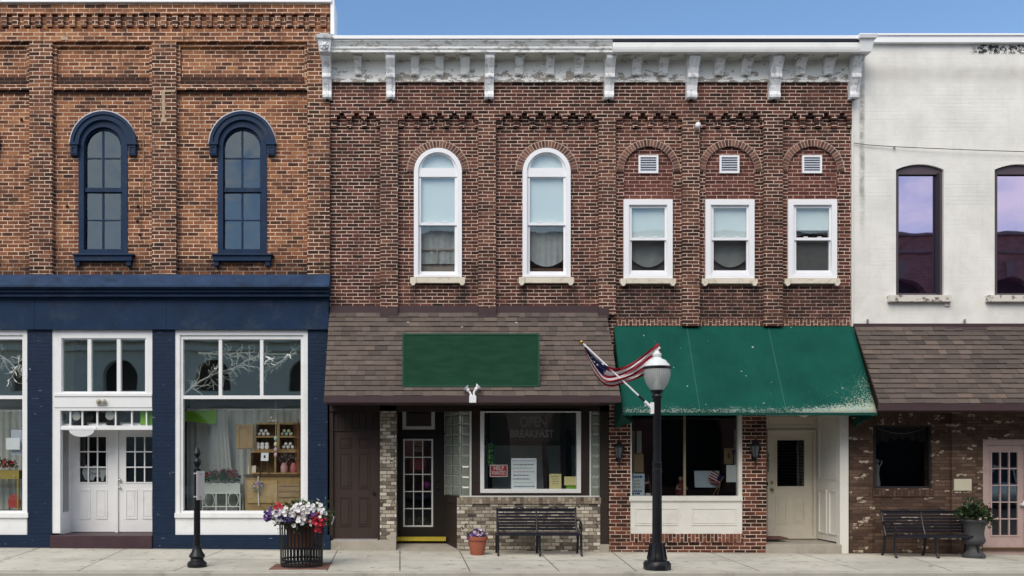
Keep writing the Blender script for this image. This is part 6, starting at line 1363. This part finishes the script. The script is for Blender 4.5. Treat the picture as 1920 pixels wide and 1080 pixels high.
for q in ((1030, 888.5, 1052.5, 917, 'yellow notice with writing at the lower right of the cafe window'), (1058, 893.5, 1082, 910, 'blank yellow notice above a lime paper in the cafe window corner')):
    c = card(q[0], q[1], q[2], q[3], YW, q[4], None, 'notice', 'notice', PAPERY, .004)
    if q[0] == 1030: m = MB(); rows_of_ink(m, 1033, 1050, 893, 5, 4.5, 1.1, YW + .003, r4); m.build('writing', INKG, c)
card(1062, 908, 1082, 917, YW + .02, 'lime green paper below the blank yellow notice', None, 'notice', 'notice', LIME, .004)
# cafe room: posts, and two panels whose tones stand in for reflections
t = thing('room_post', 'dark slanting curtain pole seen through the cafe window', 'post', (at(1025, 0, .8).x, .8, .02)); m = MB(); a, b = at(1018, 775, .8), at(1030, 917, .8); m.hexa([(a.x - .05, .8, a.z), (a.x + .05, .8, a.z), (b.x + .06, .75, .02), (b.x - .06, .75, .02)], [(a.x - .05, .86, a.z), (a.x + .05, .86, a.z), (b.x + .06, .81, .02), (b.x - .06, .81, .02)]); m.build('shaft', INKK, t)
t = thing('room_post', 'brown post with a dark edge seen at the right of the cafe window', 'post', (at(1062, 0, 1.2).x, 1.2, .02)); m = MB(); a = at(1052, 775, 1.2); m.box(a.x, a.x + .1, 1.2, 1.3, .02, 2.9); m.build('shaft', plain('grey_brown_post', (.1, .085, .07), .7, .2, 9), t); m = MB(); m.box(a.x + .11, a.x + .2, 1.18, 1.3, .02, 2.25); m.build('coat', INKK, t)
t = thing('room_post', 'thin dark curtain edge at the left of the cafe window', 'post', (at(917, 0, .7).x, .7, .02)); m = MB(); a = at(914, 775, .7); m.hexa([(a.x - .02, .7, 2.7), (a.x + .03, .7, 2.7), (a.x + .14, .68, .02), (a.x + .04, .68, .02)], [(a.x - .02, .76, 2.7), (a.x + .03, .76, 2.7), (a.x + .14, .74, .02), (a.x + .04, .74, .02)]); m.build('shaft', INKK, t)
m = MB(); X = lambda px: W(px, 0).x
m.box(X(890), X(1140), 1.35, 4.1, W(0, 835, 1.35).z, 2.94); m.build('ceiling_reflection_tone', plain('brown_grey_reflection', (.2, .19, .165), .9, .1, 4), CB)  # upper block: brown-grey of the pane's reflections put into its colour
m = MB(); m.box(X(890), X(1140), 1.38, 1.45, .02, W(0, 835, 1.35).z); m.build('room_partition', plain('sage_reflection', (.66, .78, .74), .9, .1, 3), CB)  # lower panel: sage colour carries the grey-green reflected in the pane
# door stickers
t = thing('no_smoking_sign', 'round no smoking sign on the glazed black door', 'sign', at(785, 840, RY + .045)); m = MB(); yy = RY + .045
m.plate([(784 + 6.6 * math.cos(k * .314), 837 - 6.6 * math.sin(k * .314)) for k in range(20)], [[(784 + 5.2 * math.cos(k * .314), 837 - 5.2 * math.sin(k * .314)) for k in range(20)]], yy, yy + .004); m.plate([(779.6, 833), (780.6, 832.2), (788.6, 840.6), (787.6, 841.6)], [], yy - .001, yy + .003); m.build('ring', plain('dark_red_print', (.2, .04, .02), .6, .1, 9), t)
m = MB(); m.pbox(776, 827, 793, 847, yy + .006, yy + .009); m.build('card', plain('tan_card', (.36, .27, .22), .7, .1, 9), t); m = MB(); m.pbox(779, 836.5, 787, 838.4, yy + .0, yy + .004); m.build('cigarette', INKK, t)
t = thing('door_sign', 'dark red eight sided sign on the glazed black door', 'sign', at(784, 882, RY + .045)); m = MB(); m.plate([(770, 862), (773, 859), (794, 859), (798, 863), (798, 877), (794, 882), (773, 882), (769, 877)], [], yy, yy + .005); m.build('board', plain('dark_red_card', (.2, .025, .04), .6, .1, 9), t); m = MB(); rows_of_ink(m, 774, 794, 864, 4, 4.2, 1.2, yy, r4); m.build('writing', plain('pink_ink', (.4, .15, .15), .7, .1, 9), t)
t = thing('poster', 'dull pink poster behind the upper panes of the black door', 'poster', at(766, 850, RY + .1)); m = MB(); m.pbox(760, 826, 774, 858, RY + .09, RY + .095); m.build('sheet', plain('dull_pink', (.3, .14, .15), .8, .2, 20), t)
t = thing('shop_plant', 'pot plant behind the lowest panes of the black door', 'plant', (at(784, 0, .9).x, .95, .02)); m = MB(); m.lathe((at(784, 0, .9).x, .95, .02), [(.12, 0), (.16, .2)], 14); m.build('pot', TERRA, t); m = MB(); leaves(m, (at(784, 0, .9).x, .9, .36), 200, .26, .08, rn, .6, .1, .2); m.build('foliage', island('grey_leaf', [(0, (.1, .11, .05)), (1, (.35, .33, .22))], .7, .1), t)
t = thing('ornament', 'magenta ornament behind the middle panes of the black door', 'ornament', at(800, 915, RY + .15)); m = MB(); m.ball(at(800, 909, RY + .15), .07, 12, 8); m.build('ball', plain('magenta', (.3, .03, .25), .5, .2, 9), t, smooth=True)

# ------------------------------------------------------------------ things in the window under the green awning
t = thing('poster', 'white poster with bold blue lines standing at the left of the dark shop window', 'poster', at(1197, 930, YW)); m = MB(); m.pbox(1184.5, 888, 1208.5, 930, YW, YW + .006); m.build('sheet', plain('bluish_paper', (.58, .68, .74), .8, .05, 9), t)
m = MB()
for y0, h in ((892, 4), (919.5, 3), (924, 3)): rows_of_ink(m, 1185.5, 1206.5, y0, 1, 5, h, YW, r4)
m.build('blue_writing', INKB, t); m = MB(); rows_of_ink(m, 1187, 1204, 900.5, 3, 5.8, 2.2, YW, r4); m.build('grey_writing', plain('tan_ink', (.36, .36, .3), .8, .1, 9), t)
card(1189, 851, 1207, 886, .09, 'brown kraft paper bag sheet pinned above the blue lettered poster', None, 'notice', 'notice', KRAFT, .01)
card(1194, 808, 1203, 850, .2, 'narrow white paper strip above the kraft paper', None, 'notice', 'notice', plain('grey_paper', (.55, .57, .53), .8, .1, 9), 0)
card(1184.5, 808, 1190, 888, .25, 'pale blind edge at the left of the dark shop window', None, 'blind', 'blind', plain('pale_slat', (.4, .4, .35), .8, .1, 9), 0)
card(1303, 883, 1350, 914, .3, 'blank pale blue board standing in the dark shop window', None, 'board', 'board', plain('pale_blue_board', (.55, .66, .74), .5, .05, 9), .05)
card(1362, 872, 1384, 904, .1, 'white calendar sheet at the right of the dark shop window', None, 'calendar', 'calendar', PAPER, 0)
m = MB()
card(1358, 840, 1374.5, 870, .2, 'brown sign with a dark red blot hanging above the calendar', plain('dull_red', (.16, .03, .03), .8, .1, 9), 'notice', 'notice', KRAFT, .01)
card(1377, 806, 1384, 872, .22, 'tall pale paper strip beside the right window post', None, 'notice', 'notice', plain('grey_paper', (.5, .52, .48), .8, .1, 9), 0)
def small_flag(px, py, ang, label, y=.3, s=1.0):
    c = at(px, py, y); t = thing('small_flag', label, 'flag', c, 'small flags in the dark shop window'); d = Vector((math.cos(R(ang)), 0, math.sin(R(ang)))); n = Vector((-d.z, 0, d.x)); L = .4 * s
    m = MB(); m.tube([c, c + d * L], .006, 5); m.build('stick', WOOD, t); w_, h = .24 * s, .17 * s; top = c + d * L
    def F(u, v): return top - d * h * v + n * w_ * u + Vector((0, .02 * math.sin(u * 7 + v * 2), 0))
    m = MB()
    for j in range(7):
        for i in range(8):
            m.mi = 2 if (j < 4 and i < 3) else (j % 2); m.face([F(i / 8, j / 7), F((i + 1) / 8, j / 7), F((i + 1) / 8, (j + 1) / 7), F(i / 8, (j + 1) / 7)])
    m.build('cloth', [cloth('flag_red', (.34, .022, .04), .3), cloth('flag_white', (.74, .73, .74), .3), plain('flag_navy', (.012, .02, .1), .8, .1, 9)], t, recalc=False)
small_flag(1222, 930, 100, 'small striped flag beside the blue lettered poster')
small_flag(1337, 928, 60, 'small striped flag before the pale blue board', .2, 1.0)
small_flag(1345, 928, 75, 'furled striped flag at the corner of the pale blue board', .24, .8)
small_flag(1381, 822, 250, 'striped flag pinned upside down in the window corner', .18, .75)
t = thing('figurine', 'small figurine in red clothes standing in the dark shop window', 'figurine', at(1276, 930, .5)); c = at(1276, 930, .5); m = MB(); m.lathe(c, [(.09, 0), (.1, .03), (.085, .16), (.06, .24), (.03, .28)], 14); m.build('robe', plain('figurine_red', (.22, .025, .03), .5, .2, 9), t, smooth=True); m = MB(); m.ball(c + Vector((0, 0, .33)), .045, 12, 8, 1.15); m.build('head', plain('figurine_skin', (.4, .27, .2), .5, .1, 9), t, smooth=True); m = MB(); m.tube([c + Vector((-.07, -.05, .2)), c + Vector((-.1, -.09, .14)), c + Vector((-.03, -.1, .13))], .022, 8); m.tube([c + Vector((.07, -.05, .2)), c + Vector((.1, -.09, .14)), c + Vector((.03, -.1, .13))], .022, 8); m.build('sleeves', plain('figurine_cream', (.4, .3, .24), .6, .1, 9), t, smooth=True)
t = thing('bowl', 'small white bowl on the sill beside the blue lettered poster', 'bowl', at(1215, 930, .12)); c = at(1214, 930.5, .14); m = MB(); m.lathe(c, [(.035, 0), (.055, .01), (.065, .06), (.058, .06)], 16); m.build('bowl_body', PAPER, t, smooth=True)
# figurine-like white statuette in the brown brick window
t = thing('statuette', 'slim white statuette in the dark window of the brown brick wall', 'statuette', at(1644, 912, .25)); c = at(1644.5, 913, .25); m = MB(); m.lathe(c, [(.06, 0), (.055, .1), (.035, .25), (.045, .36), (.03, .42), (.012, .45)], 14); m.ball(c + Vector((0, 0, .49)), .04, 10, 8); m.tube([c + Vector((.03, 0, .36)), c + Vector((.07, -.02, .44)), c + Vector((.08, -.02, .5))], .014, 6); m.build('figure', plain('grey_plaster', (.3, .3, .3), .6, .1, 9), t, smooth=True)

# ------------------------------------------------------------------ the far side of the street (seen only as reflections in the panes)
OB1 = thing('stone_building', 'grey stone building across the street reflected in the shop windows', 'building', (-16, -22.3, 0)); FY = -22.0
def opp_wall(parent, x0, x1, ztop, holes, mat, t=.4):
    m = MB(); m.plate([(x0, 0), (x1, 0), (x1, ztop), (x0, ztop)], holes, FY, FY - t, px=False); m.build('wall', mat, parent)
    m = MB(); m.box(x0, x1, FY - 6, FY - t - .5, -.1, ztop - .4); m.build('interior_mass', DARK_I, parent)
def oarch(c, z0, zs, r, n=16): return [(c - r, z0), (c + r, z0)] + [(c + r * math.cos(math.pi * k / n), zs + r * math.sin(math.pi * k / n)) for k in range(n + 1)]
GST = plain('grey_stone', (.55, .58, .53), .85, .25, 2)
opp_wall(OB1, -38, -3.5, 8.2, [oarch(x, .4, 2.6, 1.05) for x in range(-36, -4, 4)] + [oarch(x + 1.2, 4.5, 5.1, .75) for x in range(-36, -6, 4)], GST)
m = MB()
for z, d in ((3.8, .25), (4.1, .15), (6.2, .18), (6.6, .3), (7.6, .45), (7.9, .6)): m.box(-38, -3.5, FY, FY + d, z, z + .22)
m.build('cornice', GST, OB1)
OB2 = thing('brick_building', 'red brick building with stone keystones across the street reflected in the purple windows', 'building', (18, -22.3, 0))
B_OPP = brick('far_brick', .3, .11, .016, [(0, (.26, .1, .075)), (1, (.52, .23, .17))], (.5, .36, .29))
AX = [18.9 + 4.6 * k for k in range(-4, 6)]
opp_wall(OB2, -3.3, 46, 11.3, [oarch(x, 5.6, 8.0, 1.4) for x in AX] + [oarch(x, .3, 2.6, 1.5) for x in AX], B_OPP)
m = MB()
for x in AX: m.hexa([(x - .14, FY, 9.4), (x + .14, FY, 9.4), (x + .22, FY, 10.05), (x - .22, FY, 10.05)], [(x - .14, FY + .12, 9.4), (x + .14, FY + .12, 9.4), (x + .22, FY + .12, 10.05), (x - .22, FY + .12, 10.05)])
for z, d in ((10.45, .16), (11.2, .2)): m.box(-3.3, 46, FY, FY + d, z, z + .12)
m.build('keystones', plain('brown_stone', (.3, .22, .18), .8, .2, 3), OB2)

# silver car parked on the far side, reflected in the pink door
CAR = thing('parked_car', 'silver car parked across the street reflected in the pink door glass', 'car', (19.6, -16.6, -.165)); SILV = plain('silver_car_paint', (.5, .52, .54), .25, .05, 3, metal=.5)
bx, by, bz = 19.6, -16.6, -.165
def sect(mb, secs):                  # secs: list of (x, [(y, z)...])
    rings = [[mb.v((x, y, z)) for y, z in pr] for x, pr in secs]
    for a, b in zip(rings, rings[1:]):
        for k in range(len(a)): mb.bm.faces.new((a[k], a[(k + 1) % len(a)], b[(k + 1) % len(b)], b[k]))
    mb.bm.faces.new(rings[0]); mb.bm.faces.new(rings[-1][::-1])
def body(h, w_, lo): return [(by - w_, bz + lo), (by - w_ - .03, bz + lo + .25), (by - w_ + .02, bz + h - .06), (by - w_ + .14, bz + h), (by + w_ - .14, bz + h), (by + w_ - .02, bz + h - .06), (by + w_ + .03, bz + lo + .25), (by + w_, bz + lo)]
m = MB(); sect(m, [(bx - 2.25, body(.62, .7, .38)), (bx - 2.1, body(.74, .8, .26)), (bx - 1.1, body(.9, .86, .22)), (bx + .9, body(.93, .87, .22)), (bx + 1.9, body(.9, .82, .25)), (bx + 2.25, body(.7, .74, .38))]); m.build('body', SILV, CAR, smooth=True)
def cab(h, w_, z0): return [(by - w_ - .12, bz + z0), (by - w_, bz + h), (by + w_, bz + h), (by + w_ + .12, bz + z0)]
m = MB(); sect(m, [(bx - 1.15, cab(.9, .68, .87)), (bx - .45, cab(1.38, .6, .88)), (bx + .8, cab(1.42, .6, .9)), (bx + 1.75, cab(.93, .66, .88))]); m.build('cabin_glass', plain('dark_car_glass', (.02, .025, .03), .08, .05, 3), CAR)
m = MB(); sect(m, [(bx - .5, [(by - .62, bz + 1.37), (by - .5, bz + 1.43), (by + .5, bz + 1.43), (by + .62, bz + 1.37)]), (bx + .85, [(by - .62, bz + 1.41), (by - .5, bz + 1.47), (by + .5, bz + 1.47), (by + .62, bz + 1.41)])])
for s in (-1, 1):
    for p in (((-1.15, .81, .9), (-.47, .625, 1.38)), ((.1, .8, .9), (.15, .625, 1.42)), ((1.72, .8, .92), (.82, .625, 1.42))): m.tube([(bx + q[0], by + s * q[1], bz + q[2]) for q in p], .04, 6)
m.build('roof', SILV, CAR)
for wx in (-1.4, 1.35):
    for s in (-1, 1):
        m = MB(); m.tube([(bx + wx, by + s * .72, bz + .32), (bx + wx, by + s * .9, bz + .32)], .32, 20); wh = m.build('wheel', plain('tyre_rubber', (.02, .02, .02), .8, .1, 9), CAR); m = MB(); m.tube([(bx + wx, by + s * .89, bz + .32), (bx + wx, by + s * .91, bz + .32)], .2, 14); m.build('rim', GREYM, wh)
